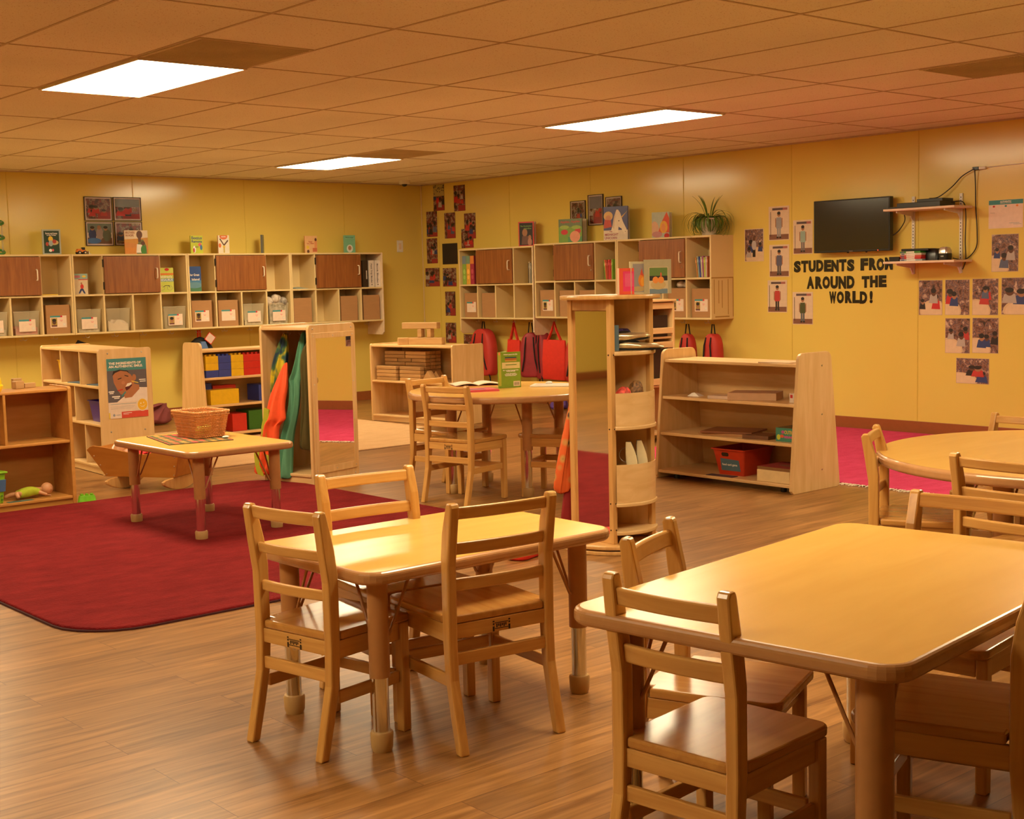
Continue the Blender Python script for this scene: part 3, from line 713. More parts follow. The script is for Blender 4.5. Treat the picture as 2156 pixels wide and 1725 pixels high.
# ------------------------------------------------------------------ pictures, books and paper: helpers
def pm(r, g, b, rough=.55):
    r, g, b = (round(x, 3) for x in (r, g, b)); return mat('print_%d_%d_%d' % (r*1000, g*1000, b*1000), (r,g,b), rough)
NAVY=(.03,.05,.17); RED=(.55,.02,.02); GRN=(.05,.22,.03); CRM=(.72,.60,.42); BRN=(.12,.05,.02); DRK=(.02,.013,.01); SKN=(.38,.17,.08); SK2=(.12,.045,.02); BLU=(.05,.16,.42); YEL=(.80,.55,.05); ORG=(.80,.22,.02); PNK=(.75,.12,.15); LBL=(.35,.42,.45); WHT=(.85,.80,.74); GRY=(.25,.22,.20); LIM=(.35,.50,.03)
def R4(x0,x1,z0,z1): return [(x0,z0),(x1,z0),(x1,z1),(x0,z1)]
def art(mb, shapes, x0, x1, z0, z1, y, d=.00025, cap=True):
    """coloured print shapes laid on a face that looks along -y; unit coordinates clipped to 0..1"""
    for k, (P, c) in enumerate(shapes):
        pts = [(x0+(x1-x0)*min(1,max(0,u)), y-d*(1+k*.25), z0+(z1-z0)*min(1,max(0,v))) for u, v in P]
        q = []
        for p in pts:
            if not q or (abs(p[0]-q[-1][0])+abs(p[2]-q[-1][2])) > 1e-5: q.append(p)
        if len(q) > 2 and (abs(q[0][0]-q[-1][0])+abs(q[0][2]-q[-1][2])) < 1e-5: q.pop()
        if len(q) > 2: mb.add(q, [tuple(range(len(q)))], c if isinstance(c, bpy.types.Material) else pm(*c))
def TM(x, y, z): return Matrix.Translation((x,y,z)) @ Matrix.Rotation(math.pi/2, 4, 'X')   # text upright, facing -y
def kid(rng, shirt, pants, skin=SKN):
    S = [(R4(0,1,0,.16), (.22,.09,.05)), (R4(.06,.085,.1,.86), DRK), (R4(.16,.9,.9,.97), (.10,.06,.06)), (R4(.7,.94,.9,.97), (.4,.12,.10))]
    S += [(R4(.40,.49,.08,.36), pants), (R4(.51,.60,.08,.36), pants), ([(.36,.34),(.64,.34),(.66,.52),(.62,.68),(.38,.68),(.34,.52)], shirt),
          (R4(.31,.36,.38,.66), skin), (R4(.64,.69,.38,.66), skin), (ellp(.5,.77,.085,.075), skin), (ellp(.5,.81,.088,.05), DRK), (R4(.38,.48,.04,.09), DRK), (R4(.52,.62,.04,.09), DRK)]
    return S
def photo_ground(k, dark):
    nm = 'photo_ground_%d_%d' % (k, dark)
    if nm in MATS: return MATS[nm]
    m = bpy.data.materials.new(nm); m.use_nodes = True; nt = m.node_tree; b = nt.nodes['Principled BSDF']; tc = nt.nodes.new('ShaderNodeTexCoord')
    mp = nt.nodes.new('ShaderNodeMapping'); mp.inputs['Location'].default_value = (k*3.7, k*1.3, k*2.1); nt.links.new(tc.outputs['Object'], mp.inputs[0])
    n = nt.nodes.new('ShaderNodeTexNoise'); n.inputs['Scale'].default_value = 26; n.inputs['Detail'].default_value = 5; n.inputs['Distortion'].default_value = .3; nt.links.new(mp.outputs[0], n.inputs[0])
    cr = nt.nodes.new('ShaderNodeValToRGB'); E = cr.color_ramp.elements
    P = [(.30,(.02,.010,.008)),(.42,(.10,.03,.02)),(.48,(.30,.05,.035)),(.52,(.05,.03,.03)),(.58,(.42,.30,.20)),(.66,(.16,.05,.03)),(.74,(.6,.48,.36))] if dark else [(.30,(.03,.02,.02)),(.42,(.16,.065,.045)),(.48,(.30,.15,.10)),(.53,(.07,.05,.07)),(.60,(.34,.18,.14)),(.70,(.62,.46,.33))]
    while len(E) < len(P): E.new(.5)
    for e_, (p_, c_) in zip(E, P): e_.position = p_; e_.color = c_+(1,)
    nt.links.new(n.outputs[0], cr.inputs[0]); nt.links.new(cr.outputs[0], b.inputs['Base Color']); b.inputs['Roughness'].default_value = .4
    MATS[nm] = m; return m
PGN = [0]
def classroom(rng, dark=True):
    PGN[0] = (PGN[0]+1) % 8; S = [(R4(0,1,0,1), photo_ground(PGN[0], dark))]
    if dark:
        S.append((R4(rng.uniform(.2,.5),1,0,rng.uniform(.15,.4)), (.33,.03,.03)))
    else:
        sx = rng.choice([-.05,.0,1.0,.55]); S.append((ellp(sx+.1, .10, .62, .34, 24), (.66,.47,.27))); S.append((ellp(sx+.1, .09, .56, .30, 24), (.72,.53,.33)))
    for k in range(4 if dark else 3):
        x, z = rng.uniform(.12,.88), rng.uniform(.35,.72); r = rng.uniform(.09,.14); c = rng.choice([RED, NAVY, (.5,.04,.03), DRK, (.45,.38,.34), (.10,.12,.20)])
        S.append(([(x-r*1.5,z-r*2.3),(x+r*1.4,z-r*2.4),(x+r*1.1,z-r*.5),(x,z-r*.2),(x-r*1.0,z-r*.6)], c)); S.append((ellp(x+.01, z-.02, r*.75, r*.72, 14), rng.choice([SKN, SK2, SK2]))); S.append((ellp(x, z+r*.32, r*.85, r*.55, 14), DRK))
    return S
def faces_photo(rng):
    return [(R4(0,1,.55,1),(.16,.20,.16)),(R4(0,1,0,.3),(.14,.06,.03)),(ellp(.2,.45,.16,.3),NAVY),(ellp(.5,.5,.15,.32),(.35,.25,.22)),(ellp(.8,.42,.18,.3),(.10,.11,.06)),
            (ellp(.2,.75,.08,.1),SKN),(ellp(.48,.8,.08,.11),SKN),(ellp(.75,.75,.08,.11),SKN),(ellp(.2,.8,.09,.07),DRK),(ellp(.75,.81,.09,.07),DRK),(ellp(.25,.15,.3,.14),BLU)]
def wall_sheet(name, label, cat, wall, a0, a1, z0, z1, shapes, border=.004, paper=WHT, group=None, extra=None, th=.0012, off=0.):
    """flat sheet on the back ('b') or right ('r') wall; a0,a1 along the wall (world x, or world y from left to right)"""
    w = abs(a1-a0); h = z1-z0
    loc = ((a0+a1)/2, -.0008-off, z0) if wall == 'b' else (-.0008-off, (a0+a1)/2, z0)
    b = MB(); b.box(-w/2, w/2, -th, 0, 0, h, pm(*paper)); art(b, shapes, -w/2+border, w/2-border, border, h-border, -th)
    if extra: extra(b, w, h, -th-.001)
    o = b.build(name, loc=loc, rz=0 if wall == 'b' else MP); return tag(o, label, cat, group)
rng = random.Random(3)
# ---- photos on the right wall by the corner
spots = [(-.226,-.424,2.07,2.36,'upper left photo of the top pair by the room corner, black doodles above red'),(-.592,-.789,2.047,2.327,'upper right photo of the top pair by the room corner'),
 (-.087,-.283,1.786,2.069,'left photo in the row of three by the room corner'),(-.415,-.607,1.757,2.038,'middle photo in the row of three by the room corner'),(-.764,-.957,1.74,2.015,'right photo in the row of three by the room corner'),
 (-.079,-.274,1.489,1.769,'dark reddish photo left of the plain black sheet'),(-.706,-.914,1.642,1.85,'photo right of the plain black sheet, partly behind the cubby unit'),
 (-.04,-.299,1.231,1.438,'landscape photo closest to the room corner, below the plain black sheet'),(-.359,-.599,1.227,1.431,'landscape photo touching the cubby side, below the plain black sheet'),
 (-.392,-.572,.902,1.171,'upright photo beside the left side of the cubby unit'),(-.384,-.571,.60,.825,'upright photo low on the wall above the block cabinet'),(-.703,-.93,.50,.701,'lowest photo behind the red backpack')]
for k, (a, b_, z0, z1, l) in enumerate(spots):
    S = classroom(rng)
    if k == 0: S += [(R4(0,1,.55,1),(.45,.36,.12))]+[(ellp(rng.random(),rng.uniform(.6,.98),.05,.02,6),DRK) for _ in range(22)]
    wall_sheet('photo_print', l, 'photo', 'r', a, b_, z0, z1, S, .002, BRN, 'classroom photos by the room corner')
wall_sheet('black_sheet', 'plain black square sheet among the photos by the room corner', 'paper', 'r', -.363, -.632, 1.473, 1.702, [], 0, DRK)
cs = [(-4.653,-4.862,1.395,1.678,None,None,'photo of a child standing in the classroom, leftmost beside the spider plant'),
 (-4.918,-5.135,1.569,1.857,(.30,.30,.32),(.30,.30,.32),'full-length child photo at the top of the column left of the television'),(-5.176,-5.376,1.444,1.729,(.30,.42,.36),(.18,.15,.15),'full-length child photo touching the left edge of the television'),
 (-4.922,-5.134,1.257,1.531,(.10,.10,.16),(.08,.07,.07),'full-length child photo in the middle of the left column, dark clothes'),(-4.903,-5.11,.953,1.229,(.50,.04,.03),DRK,'full-length photo of a child in a red shirt'),
 (-5.168,-5.377,.852,1.126,(.07,.08,.02),(.10,.12,.14),'full-length photo of a child in a dark green coat, under the black letters')]
for a, b_, z0, z1, s_, p_, l in cs:
    S = kid(rng, s_, p_) if s_ else classroom(rng, False)+[(R4(.42,.58,.12,.4),DRK),(ellp(.5,.5,.13,.16),(.5,.45,.45)),(ellp(.5,.7,.07,.07),SK2)]
    wall_sheet('photo_print', l, 'photo', 'r', a, b_, z0, z1, S, .006, (.70,.54,.38), 'student portraits around the lettering')
rs = [(-6.995,-7.208,1.261,1.537,'tall photo of a child at a table, below the chart paper'),(-6.383,-6.588,.937,1.207,'first photo from the left in the row of four'),(-6.612,-6.818,.938,1.208,'second photo in the row of four, child in red'),
 (-6.841,-7.053,.939,1.212,'third photo in the row of four'),(-7.078,-7.396,.944,1.216,'fourth photo in the row of four, cut by the picture edge'),(-6.615,-6.824,.646,.914,'left photo of the lower pair'),
 (-6.844,-7.058,.652,.918,'right photo of the lower pair, child in red on a chair'),(-6.711,-6.984,.417,.611,'bottom single landscape photo on the right wall')]
for a, b_, z0, z1, l in rs:
    wall_sheet('photo_print', l, 'photo', 'r', a, b_, z0, z1, classroom(rng, False), .003, (.5,.36,.28), 'classroom photos at the right')
def chart_extra(b, w, h, y):
    b.text('AUTHENTIC', .016, TM(0,y,h*.93), pm(*WHT), .0005, .0002); b.text('classroom community', .010, TM(0,y,h*.885), pm(*WHT), 0, .0002)
wall_sheet('chart_paper', 'white chart paper with a teal header at the upper right wall', 'chart', 'r', -6.968, -7.241, 1.581, 1.789,
    [(R4(0,1,.84,1),(.05,.27,.27)),(ellp(.15,.78,.035,.035),RED),(ellp(.5,.78,.035,.035),(.05,.27,.27)),(ellp(.83,.78,.035,.035),ORG),(R4(.6,.9,.16,.175),LBL),(R4(.72,.96,.12,.135),LBL),(R4(.05,.18,.55,.56),GRY)], .001, (.80,.62,.52), extra=chart_extra)
# ---- framed photographs on the back wall and right wall
def framed(label, wall, a0, a1, z0, z1, S, grp):
    w = abs(a1-a0); h = z1-z0; t = thing('framed_photo', label, 'picture frame', ((a0+a1)/2,-.001,z0) if wall == 'b' else (-.001,(a0+a1)/2,z0), 0 if wall == 'b' else MP, grp)
    b = MB(); f = .006
    for q in ((-w/2,w/2,0,f),(-w/2,w/2,h-f,h),(-w/2,-w/2+f,f,h-f),(w/2-f,w/2,f,h-f)): b.box(q[0], q[1], -.014, 0, q[2], q[3], pm(.05,.03,.02))
    b.build('frame', t)
    b = MB(); b.box(-w/2+f, w/2-f, -.008, -.001, f, h-f, pm(.72,.58,.50)); art(b, S, -w/2+.018, w/2-.018, .018, h-.018, -.008); b.build('print', t)
    MB().box(-w/2+f, w/2-f, -.0125, -.0115, f, h-f, mat('picture_glass', (1,1,1), .02, trans=1)).build('glass', t)
for k, (a, b_, z0, z1, l) in enumerate([(-3.978,-3.702,1.933,2.158,'upper left of the four framed photographs on the back wall'),(-3.688,-3.405,1.935,2.160,'upper right of the four framed photographs on the back wall'),
    (-3.975,-3.700,1.698,1.926,'lower left framed photograph of three people on the back wall'),(-3.686,-3.405,1.700,1.928,'lower right framed photograph, partly behind the orange picture book')]):
    S = faces_photo(rng) if k == 2 else classroom(rng)+([(R4(0,1,.6,1),(.28,.32,.36))] if k == 1 else [])
    framed(l, 'b', a, b_, z0, z1, S, 'four framed photographs on the back wall')
for k, (a, b_, z0, z1, l) in enumerate([(-2.456,-2.669,1.771,2.047,'left framed photograph behind the green apple book'),(-2.708,-2.917,1.796,2.093,'middle and tallest framed photograph above the right cubbies'),(-2.952,-3.168,1.80,2.059,'right framed photograph behind the unicorn book')]):
    framed(l, 'r', a, b_, z0, z1, classroom(rng)+([(R4(0,1,.55,1),(.20,.18,.20))] if k == 1 else []), 'three framed photographs above the right cubbies')
# ---- letters
def letters(word, y0, y1, z0, z1, desc):
    n = len(word); s = (y0-y1)/n
    for k, c in enumerate(word):
        w = s*.93
        if c == '!': w = .028
        cu_h = (z1-z0)*1.0; b = MB()
        b.text(c, cu_h*1.36, TM(0,-.0012,cu_h/2), mat('glossy_black_card', (.012,.010,.008), .22), .009, .0010, width=w)
        zs_ = [v.z for v in b.v]; m0, m1 = min(zs_), max(zs_)
        for v in b.v: v.z = (v.z-m0)/(m1-m0)*cu_h
        o = b.build('cutout_letter', loc=(-.0012, y0-s*(k+.5), z0+rng.uniform(-.003,.003)), rz=MP)
        o.rotation_euler[1] = 0
        occ = {'STUDENTS': {0:'first S',1:'first T',7:'last S',6:'second T'}, 'AROUND': {}, 'WORLD!': {}, 'FROM': {}, 'THE': {}}[word].get(k, 'exclamation mark' if c == '!' else 'letter '+c)
        tag(o, 'black cut-out %s in the word %s on the yellow wall' % (occ, word.strip('!')), 'letter', 'black cut-out wall letters')
letters('STUDENTS', -5.180, -5.790, 1.290, 1.388, ''); letters('FROM', -5.840, -6.150, 1.293, 1.392, '')
letters('AROUND', -5.313, -5.790, 1.150, 1.254, ''); letters('THE', -5.856, -6.090, 1.157, 1.252, ''); letters('WORLD!', -5.540, -5.985, 1.028, 1.128, '')

# ---- television, wall shelves
TV = thing('television', 'flat black television mounted on the yellow wall above the lettering', 'television', (-.055,-5.822,1.445), MP)
MB().box(-.363, .363, -.045, 0, 0, .425, BLACKP).build('case', TV, bevel=.004)
MB().box(-.351, .351, -.0465, -.0445, .016, .414, mat('tv_screen', (.016,.013,.010), .12, coat=.3)).build('screen', TV)
b = MB(); b.text('insignia', .012, TM(0,-.0452,.008), GRN and mat('tv_print', (.4,.38,.34), .4), 0, .0002); b.build('screen_print', TV)
MB().box(.25, .256, -.0462, -.0452, .004, .010, mat('standby_led', (1,.05,.02), .4, emis=((1,.03,.01,1), 3))).build('standby_light', TV)
MB().box(-.12, .12, 0, .053, .12, .32, DARKM).build('wall_mount', TV)
for x in (-.045, .13): MB().cyl((x,-.02,-.008),(x,-.02,.001), .008, None, BLACKP, 10).build('foot_stub', TV)
WSH = thing('wall_shelf', 'two-level white bracket shelf beside the television', 'shelf', (0,-6.54,0), MP)
for x in (-.205, .205):
    b = MB().box(x-.012, x+.012, -.012, -.0005, 1.258, 1.858, WHITEP)
    for k in range(24): b.box(x-.003, x+.003, -.0125, -.0118, 1.27+k*.024, 1.282+k*.024, DARKM)
    b.build('upright_rail', WSH)
    for z in (1.742, 1.340):
        MB().prism([(-.012,z),(-.24,z),(-.24,z-.014),(-.05,z-.035),(-.012,z-.085)], 'x', x-.005, x+.005, WHITEP).build('bracket', WSH)
for z in (1.742, 1.340): MB().box(-.305, .305, -.27, -.014, z+.0005, z+.018, mat('pink_white_melamine', (.80,.58,.42), .5)).build('shelf_board', WSH, bevel=.003)
def wt(y, x=-.15): return (x, y)
o = MB().box(-.185, .185, -.13, .08, 0, .038, BLACKP).build('media_player', bevel=.003, loc=(-.145,-6.545,1.7605), rz=MP); tag(o, 'flat black media player on the upper wall shelf', 'media player')
o = MB().box(-.11, .11, -.08, .07, 0, .024, BLACKP).build('cable_box', bevel=.003, loc=(-.13,-6.60,1.7995), rz=MP); tag(o, 'small black box on top of the media player', 'cable box')
o = MB().box(-.10, .10, -.05, .05, 0, .014, BLACKP).build('flat_device', bevel=.004, loc=(-.20,-6.33,1.7605), rz=MP)
o.location = (-.215,-6.335,1.7605); o.scale = (.8,.45,1); tag(o, 'thin black device at the left front of the upper wall shelf', 'device')
cols = [LBL, RED, (.55,.06,.04), (.6,.5,.4), GRN]
for k, c in enumerate(cols):
    b = MB().box(-.095, .095, -.065, .065, 0, .0145, pm(*c, .3)); art(b, [(R4(.3,.7,.15,.85), WHT),(R4(.05,.2,.2,.8), (.1,.1,.2))], -.095, .095, 0, .0145, -.065)
    o = b.build('dvd_case', loc=(-.165,-6.455-.004*(k%2),1.3585+k*.0149), rz=MP+R_(rng.uniform(-6,6)))
    tag(o, '%s disc case in the stack on the lower wall shelf' % ['bluish bottom','red second','dark red middle','pale fourth','green topmost'][4-k if False else k], 'disc case', 'disc cases on the lower wall shelf')
o = MB().box(-.11, .11, -.07, .07, 0, .018, BLACKP).build('black_tablet', bevel=.004, loc=(-.155,-6.475,1.4335), rz=MP+R_(8)); tag(o, 'black flat device lying on the stacked disc cases', 'device')
o = MB().box(-.045, .045, -.045, .045, 0, .035, BLACKP).build('small_black_box', bevel=.004, loc=(-.19,-6.31,1.3585), rz=MP); tag(o, 'small black box at the left of the lower wall shelf', 'box')
o = MB().loft([[(x*s,y*s,z) for x,y in rrect(-.055,.055,-.05,.05,.02,3)] for s,z in ((1,0),(1,.05),(.7,.085),(.6,.09))], BLACKP).build('black_radio', smooth=True, loc=(-.14,-6.605,1.3585), rz=MP); tag(o, 'black rounded radio between the disc cases and the silver clock', 'radio')
t = thing('alarm_clock', 'silver and black alarm clock radio on the lower wall shelf', 'clock', (-.16,-6.705,1.3585), MP)
MB().loft([[(x*s,y*s,z) for x,y in rrect(-.042,.042,-.04,.04,.02,4)] for s,z in ((.95,0),(1,.02),(1,.05))], BLACKP).build('base', t, smooth=True)
MB().loft([[(x*s,y*s,z) for x,y in rrect(-.042,.042,-.04,.04,.02,4)] for s,z in ((1,.0502),(.95,.075),(.7,.095),(.3,.10))], mat('silver_plastic', (.6,.55,.48), .25, .7)).build('dome', t, smooth=True)
b = MB(); b.text('8:88', .014, TM(0,-.0412,.028), mat('clock_digits', (.5,.5,.45), .4), .0004, .0003); b.build('display', t)
CORD = mat('black_cord', (.012,.010,.008), .5)
def wire(name, label, pts, r=.004, m=None):
    from mathutils import geometry
    P = [Vector(p) for p in pts]; Q = []
    for i in range(len(P)-1):
        a = P[max(i-1,0)]; b0 = P[i]; c = P[i+1]; d = P[min(i+2,len(P)-1)]
        for k in range(8):
            t_ = k/8; Q.append(.5*((2*b0)+(-a+c)*t_+(2*a-5*b0+4*c-d)*t_*t_+(-a+3*b0-3*c+d)*t_**3))
    Q.append(P[-1]); o = MB().tube(Q, r, m or CORD, 8).build(name, smooth=True); return tag(o, label, 'cable')
wire('power_cord', 'black cord running down from the wall plug past the shelf', [(-.03,-6.868,2.025),(-.015,-6.866,1.9),(-.012,-6.868,1.75),(-.012,-6.882,1.56),(-.012,-6.872,1.44),(-.02,-6.79,1.36),(-.10,-6.735,1.372)])
wire('power_cord', 'thin cord sloping from the wall plug to the media player', [(-.03,-6.862,2.03),(-.02,-6.76,1.985),(-.03,-6.68,1.91),(-.05,-6.58,1.84),(-.10,-6.53,1.83)])
wire('power_cord', 'black cord with a plug hanging over the right end of the wall shelf', [(-.12,-6.73,1.79),(-.06,-6.79,1.79),(-.035,-6.80,1.70),(-.03,-6.795,1.50),(-.03,-6.80,1.36),(-.03,-6.775,1.285)])
wire('video_cable', 'two black cables between the television and the wall shelf', [(-.05,-6.17,1.56),(-.03,-6.22,1.60),(-.04,-6.28,1.68),(-.10,-6.30,1.75)])
wire('wall_wire', 'thin pale wire along the wall to the right of the plug', [(-.006,-6.95,2.035),(-.006,-7.4,2.045),(-.006,-8.6,2.06)], .003, WHITEP)
t = thing('plug_adapter', 'black plug adapter at the top of the right wall', 'plug', (-.015,-6.88,2.033), MP)
MB().box(-.035,.015,-.012,.014,-.012,.012, BLACKP).build('black_plug', t, bevel=.003); MB().box(.0155,.07,-.010,.012,-.010,.010, WHITEP).build('white_plug', t, bevel=.003)
t = thing('wall_plate', 'beige blank wall plate on the back wall near the corner', 'wall plate', (-.321,-.0005,1.622))
MB().box(-.042,.042,-.006,0,0,.130, WHITEP).build('plate', t, bevel=.003); MB().box(-.016,.016,-.009,-.006,.03,.10, CREAMD).build('rocker_switch', t, bevel=.002)

# ------------------------------------------------------------------ books
PAGES = mat('page_edges', (.72,.60,.42), .8)
def book(label, w, h, t_, cover, loc, rz, shapes=(), txt=(), spine=None, fan=0, group=None, name='book', lean=0, cat='book'):
    """upright book: front cover faces local -y, spine on the left"""
    t = thing(name, label, cat, loc, rz, group); cm = pm(*cover, .35)
    b = MB(); c = .0025
    b.box(-w/2, w/2, -t_/2, -t_/2+c, 0, h, cm).box(-w/2, w/2, t_/2-c, t_/2, 0, h, cm).box(-w/2, -w/2+c, -t_/2+c, t_/2-c, 0, h, pm(*(spine or cover), .35))
    art(b, shapes, -w/2, w/2, 0, h, -t_/2)
    for s_, size, u, v, col, wd in txt: b.text(s_, size, TM(-w/2+u*w, -t_/2-.0012, v*h), pm(*col), .0006, .0002, width=wd*w)
    b.build('cover', t); MB().box(-w/2+c, w/2-.003, -t_/2+c, t_/2-c, .002, h-.003, PAGES).build('pages', t)
    if fan:
        M = Matrix.Translation((-w/2,t_/2,0)) @ Matrix.Rotation(R_(fan), 4, 'Z')
        MB(M).box(.001, w, .0005, .003, 0, h, cm).box(.002, w-.003, -.006, .0003, .002, h-.003, PAGES).build('back_cover', t)
    if lean: t.rotation_euler[0] = R_(lean)
    return t
ZT = 1.6125
book('dark green picture book with a white checked border on the left wall cubbies', .165, .23, .014, (.42,.46,.42), (-4.372,-.16,ZT), R_(-6),
  [(R4(.08,.92,.06,.94),(.025,.06,.035)),(ellp(.45,.62,.13,.11),YEL),(ellp(.62,.48,.26,.10),(.6,.45,.2)),(ellp(.45,.45,.12,.12),LBL),(ellp(.65,.52,.11,.08),(.45,.06,.04)),(ellp(.25,.42,.08,.08),(.5,.08,.05)),(ellp(.42,.17,.09,.06),WHT),(ellp(.55,.18,.06,.05),PNK)],
  [('Sonny and Jonny',.02,.5,.84,WHT,.66),('in the Forest',.014,.5,.77,WHT,.5)], name='picture_book')
book('large orange picture book showing a tall boy holding a small boy', .233, .226, .012, (.62,.24,.04), (-3.541,-.15,ZT), R_(-2),
  [(R4(0,1,.62,1),(.80,.66,.48)),([(0,.62),(.3,.64),(.6,.66),(1,.70),(1,.35),(0,.5)],(.60,.27,.04)),(R4(.0,.5,.0,.28),(.68,.25,.03)),([(.50,0),(.95,0),(.92,.36),(.80,.62),(.62,.60),(.55,.40)],(.16,.17,.05)),([(.48,.06),(.75,.06),(.74,.40),(.52,.42)],WHT),(ellp(.64,.82,.13,.17),SK2),(R4(.58,.70,.52,.70),SK2),(ellp(.78,.46,.09,.09),SK2),(ellp(.80,.18,.12,.2),GRN)],
  [('BROTHERS',.03,.24,.90,(.35,.10,.03),.40),('IN HOPE',.028,.22,.78,(.35,.10,.03),.34)], name='picture_book')
book('yellow-green paperback with blue title lettering on the left wall cubbies', .128, .178, .016, (.55,.62,.03), (-2.907,-.15,ZT), R_(-4),
  [(ellp(.3,.25,.12,.2),WHT),(ellp(.25,.2,.07,.13),RED),(ellp(.75,.5,.14,.10),PNK),(ellp(.85,.35,.1,.15),BLU),(ellp(.5,.38,.16,.06),(.3,.35,.05))],
  [('Beezus',.04,.5,.87,NAVY,.85),('Ramona',.034,.5,.68,NAVY,.85)], name='paperback', spine=(.35,.40,.02))
book('orange and white paperback with a slingshot drawing', .115, .182, .022, (.78,.70,.55), (-2.61,-.15,ZT), R_(-10),
  [(ellp(.5,.95,.36,.18),(.72,.16,.03)),([(.12,.80),(.20,.84),(.52,.52),(.86,.76),(.92,.70),(.55,.42),(.5,.42)],BRN),(ellp(.52,.38,.12,.07),YEL),(R4(.46,.58,.05,.4),(.6,.4,.05)),(ellp(.15,.45,.12,.12),(.72,.16,.03))],
  [('Matilda',.016,.5,.93,WHT,.45)] if False else [('stories',.016,.5,.93,WHT,.4)], name='paperback', spine=(.60,.14,.03))
book('grey green paperback standing spine first on the left wall cubbies', .10, .188, .022, (.20,.19,.09), (-2.165,-.15,ZT), R_(52), [(R4(.1,.9,.4,.9),(.26,.24,.13))], name='paperback', spine=(.10,.10,.09))
book('salmon coloured paperback with a child at its edge', .145, .18, .014, (.76,.46,.22), (-1.585,-.15,ZT), R_(-3),
  [(ellp(.22,.34,.12,.10),YEL),(ellp(.25,.10,.10,.10),SK2),(R4(.62,.98,.08,.30),(.55,.15,.06)),(ellp(.88,.78,.09,.10),SK2),(R4(.78,.98,.3,.7),(.72,.30,.12))],
  [('Ruby',.022,.45,.66,(.5,.12,.05),.3),('Lu, Star',.018,.45,.56,(.5,.12,.05),.6)], name='paperback', spine=(.66,.20,.06))
book('mint green paperback nearest the wall plate', .125, .188, .030, (.16,.40,.24), (-1.10,-.15,ZT), R_(-16),
  [(ellp(.5,.25,.28,.22),(.6,.62,.55)),(ellp(.5,.28,.15,.13),SKN),(R4(.1,.9,.8,.88),(.25,.5,.32))], [('Princess',.018,.5,.86,(.03,.15,.08),.7)], name='paperback', spine=(.30,.55,.40))
# toy loader
t = thing('toy_loader', 'small orange toy front loader on the left wall cubbies', 'toy vehicle', (-4.09,-.17,ZT), R_(0))
b = MB().box(-.055,.030,-.020,.020,.020,.042, pm(*ORG)).box(-.050,-.005,-.017,.017,.0422,.052, pm(*ORG)); b.build('body', t, bevel=.003)
MB().box(-.002,.024,-.018,.018,.0422,.066, BLACKP).build('cab', t, bevel=.003)
for x in (-.035,.018):
    for sy in (-1,1): MB().tube([(x,sy*.0205,.017),(x,sy*.033,.017)], .0168, BLACKP, 18).tube([(x,sy*.0332,.017),(x,sy*.0345,.017)], .008, pm(*CRM), 12).build('wheel', t, smooth=True)
MB().prism([(.052,.002),(.082,.002),(.062,.008),(.056,.030),(.050,.030)], 'y', -.028, .028, STEEL).build('bucket', t); MB().box(.0305,.052,-.012,.012,.022,.030, pm(*ORG)).build('lift_arm', t)
# marble run at the left edge
t = thing('marble_run', 'green spiral marble track with clear posts at the left edge', 'toy', (-4.905,-.15,ZT))
GT = mat('green_track', (.06,.22,.04), .3)
for k, z in enumerate((.03,.16,.29)): MB().tube([(.10*math.cos(a),.07*math.sin(a),z+.025*math.sin(a)) for a in [2*math.pi*q/28 for q in range(29)]], .012, GT, 10).build('track_loop', t, smooth=True)
for x in (-.09,.09): MB().cyl((x,0,0),(x,0,.30), .008, None, mat('clear_tube', (.85,.85,.8), .1, trans=.8), 12).build('post', t, smooth=True)
# books in the back wall cubbies
ZM = 1.2437
book('upright picture book with a girl in a red coat, in a back wall cubby', .128, .19, .018, (.68,.55,.38), (-4.15,-.235,ZM), R_(-12),
  [(R4(0,1,.74,1),(.28,.42,.38)),(R4(.08,.48,.80,.92),(.45,.16,.22)),(R4(.35,1,.70,.74),RED),(ellp(.75,.87,.14,.05),YEL),(ellp(.58,.38,.12,.12),(.6,.04,.03)),(ellp(.55,.54,.06,.05),SKN),([(.48,.28),(.66,.28),(.82,.04),(.70,.04),(.57,.2),(.42,.04),(.32,.06)],NAVY)], name='picture_book', spine=(.10,.22,.12))
book('lime thesaurus with a bicycle on its cover, in a back wall cubby', .155, .235, .02, (.55,.60,.10), (-3.29,-.215,ZM), R_(-14),
  [(R4(0,1,.70,.78),(.7,.2,.03)),(R4(0,1,.44,.56),(.10,.30,.45)),(ellp(.25,.17,.17,.10),GRY),(ellp(.25,.17,.15,.088),(.55,.60,.10)),(ellp(.75,.17,.17,.10),GRY),(ellp(.75,.17,.15,.088),(.55,.60,.10)),([(.25,.17),(.45,.28),(.72,.28),(.75,.17),(.68,.26),(.48,.26)],DRK),(ellp(.6,.93,.14,.06),RED)],
  [("children's",.03,.5,.63,WHT,.8),('THESAURUS',.03,.5,.50,WHT,.9)], name='reference_book')
book('tall deep blue picture book in a back wall cubby', .14, .245, .012, (.02,.07,.26), (-2.985,-.215,ZM), R_(-10), [(R4(0,1,.0,.22),(.06,.20,.10)),(R4(0,1,.22,.45),(.06,.22,.42)),(ellp(.5,.25,.6,.12),(.12,.28,.38))],
  [('Our Great',.03,.5,.66,WHT,.75),('Island',.03,.6,.48,WHT,.55)], name='picture_book')
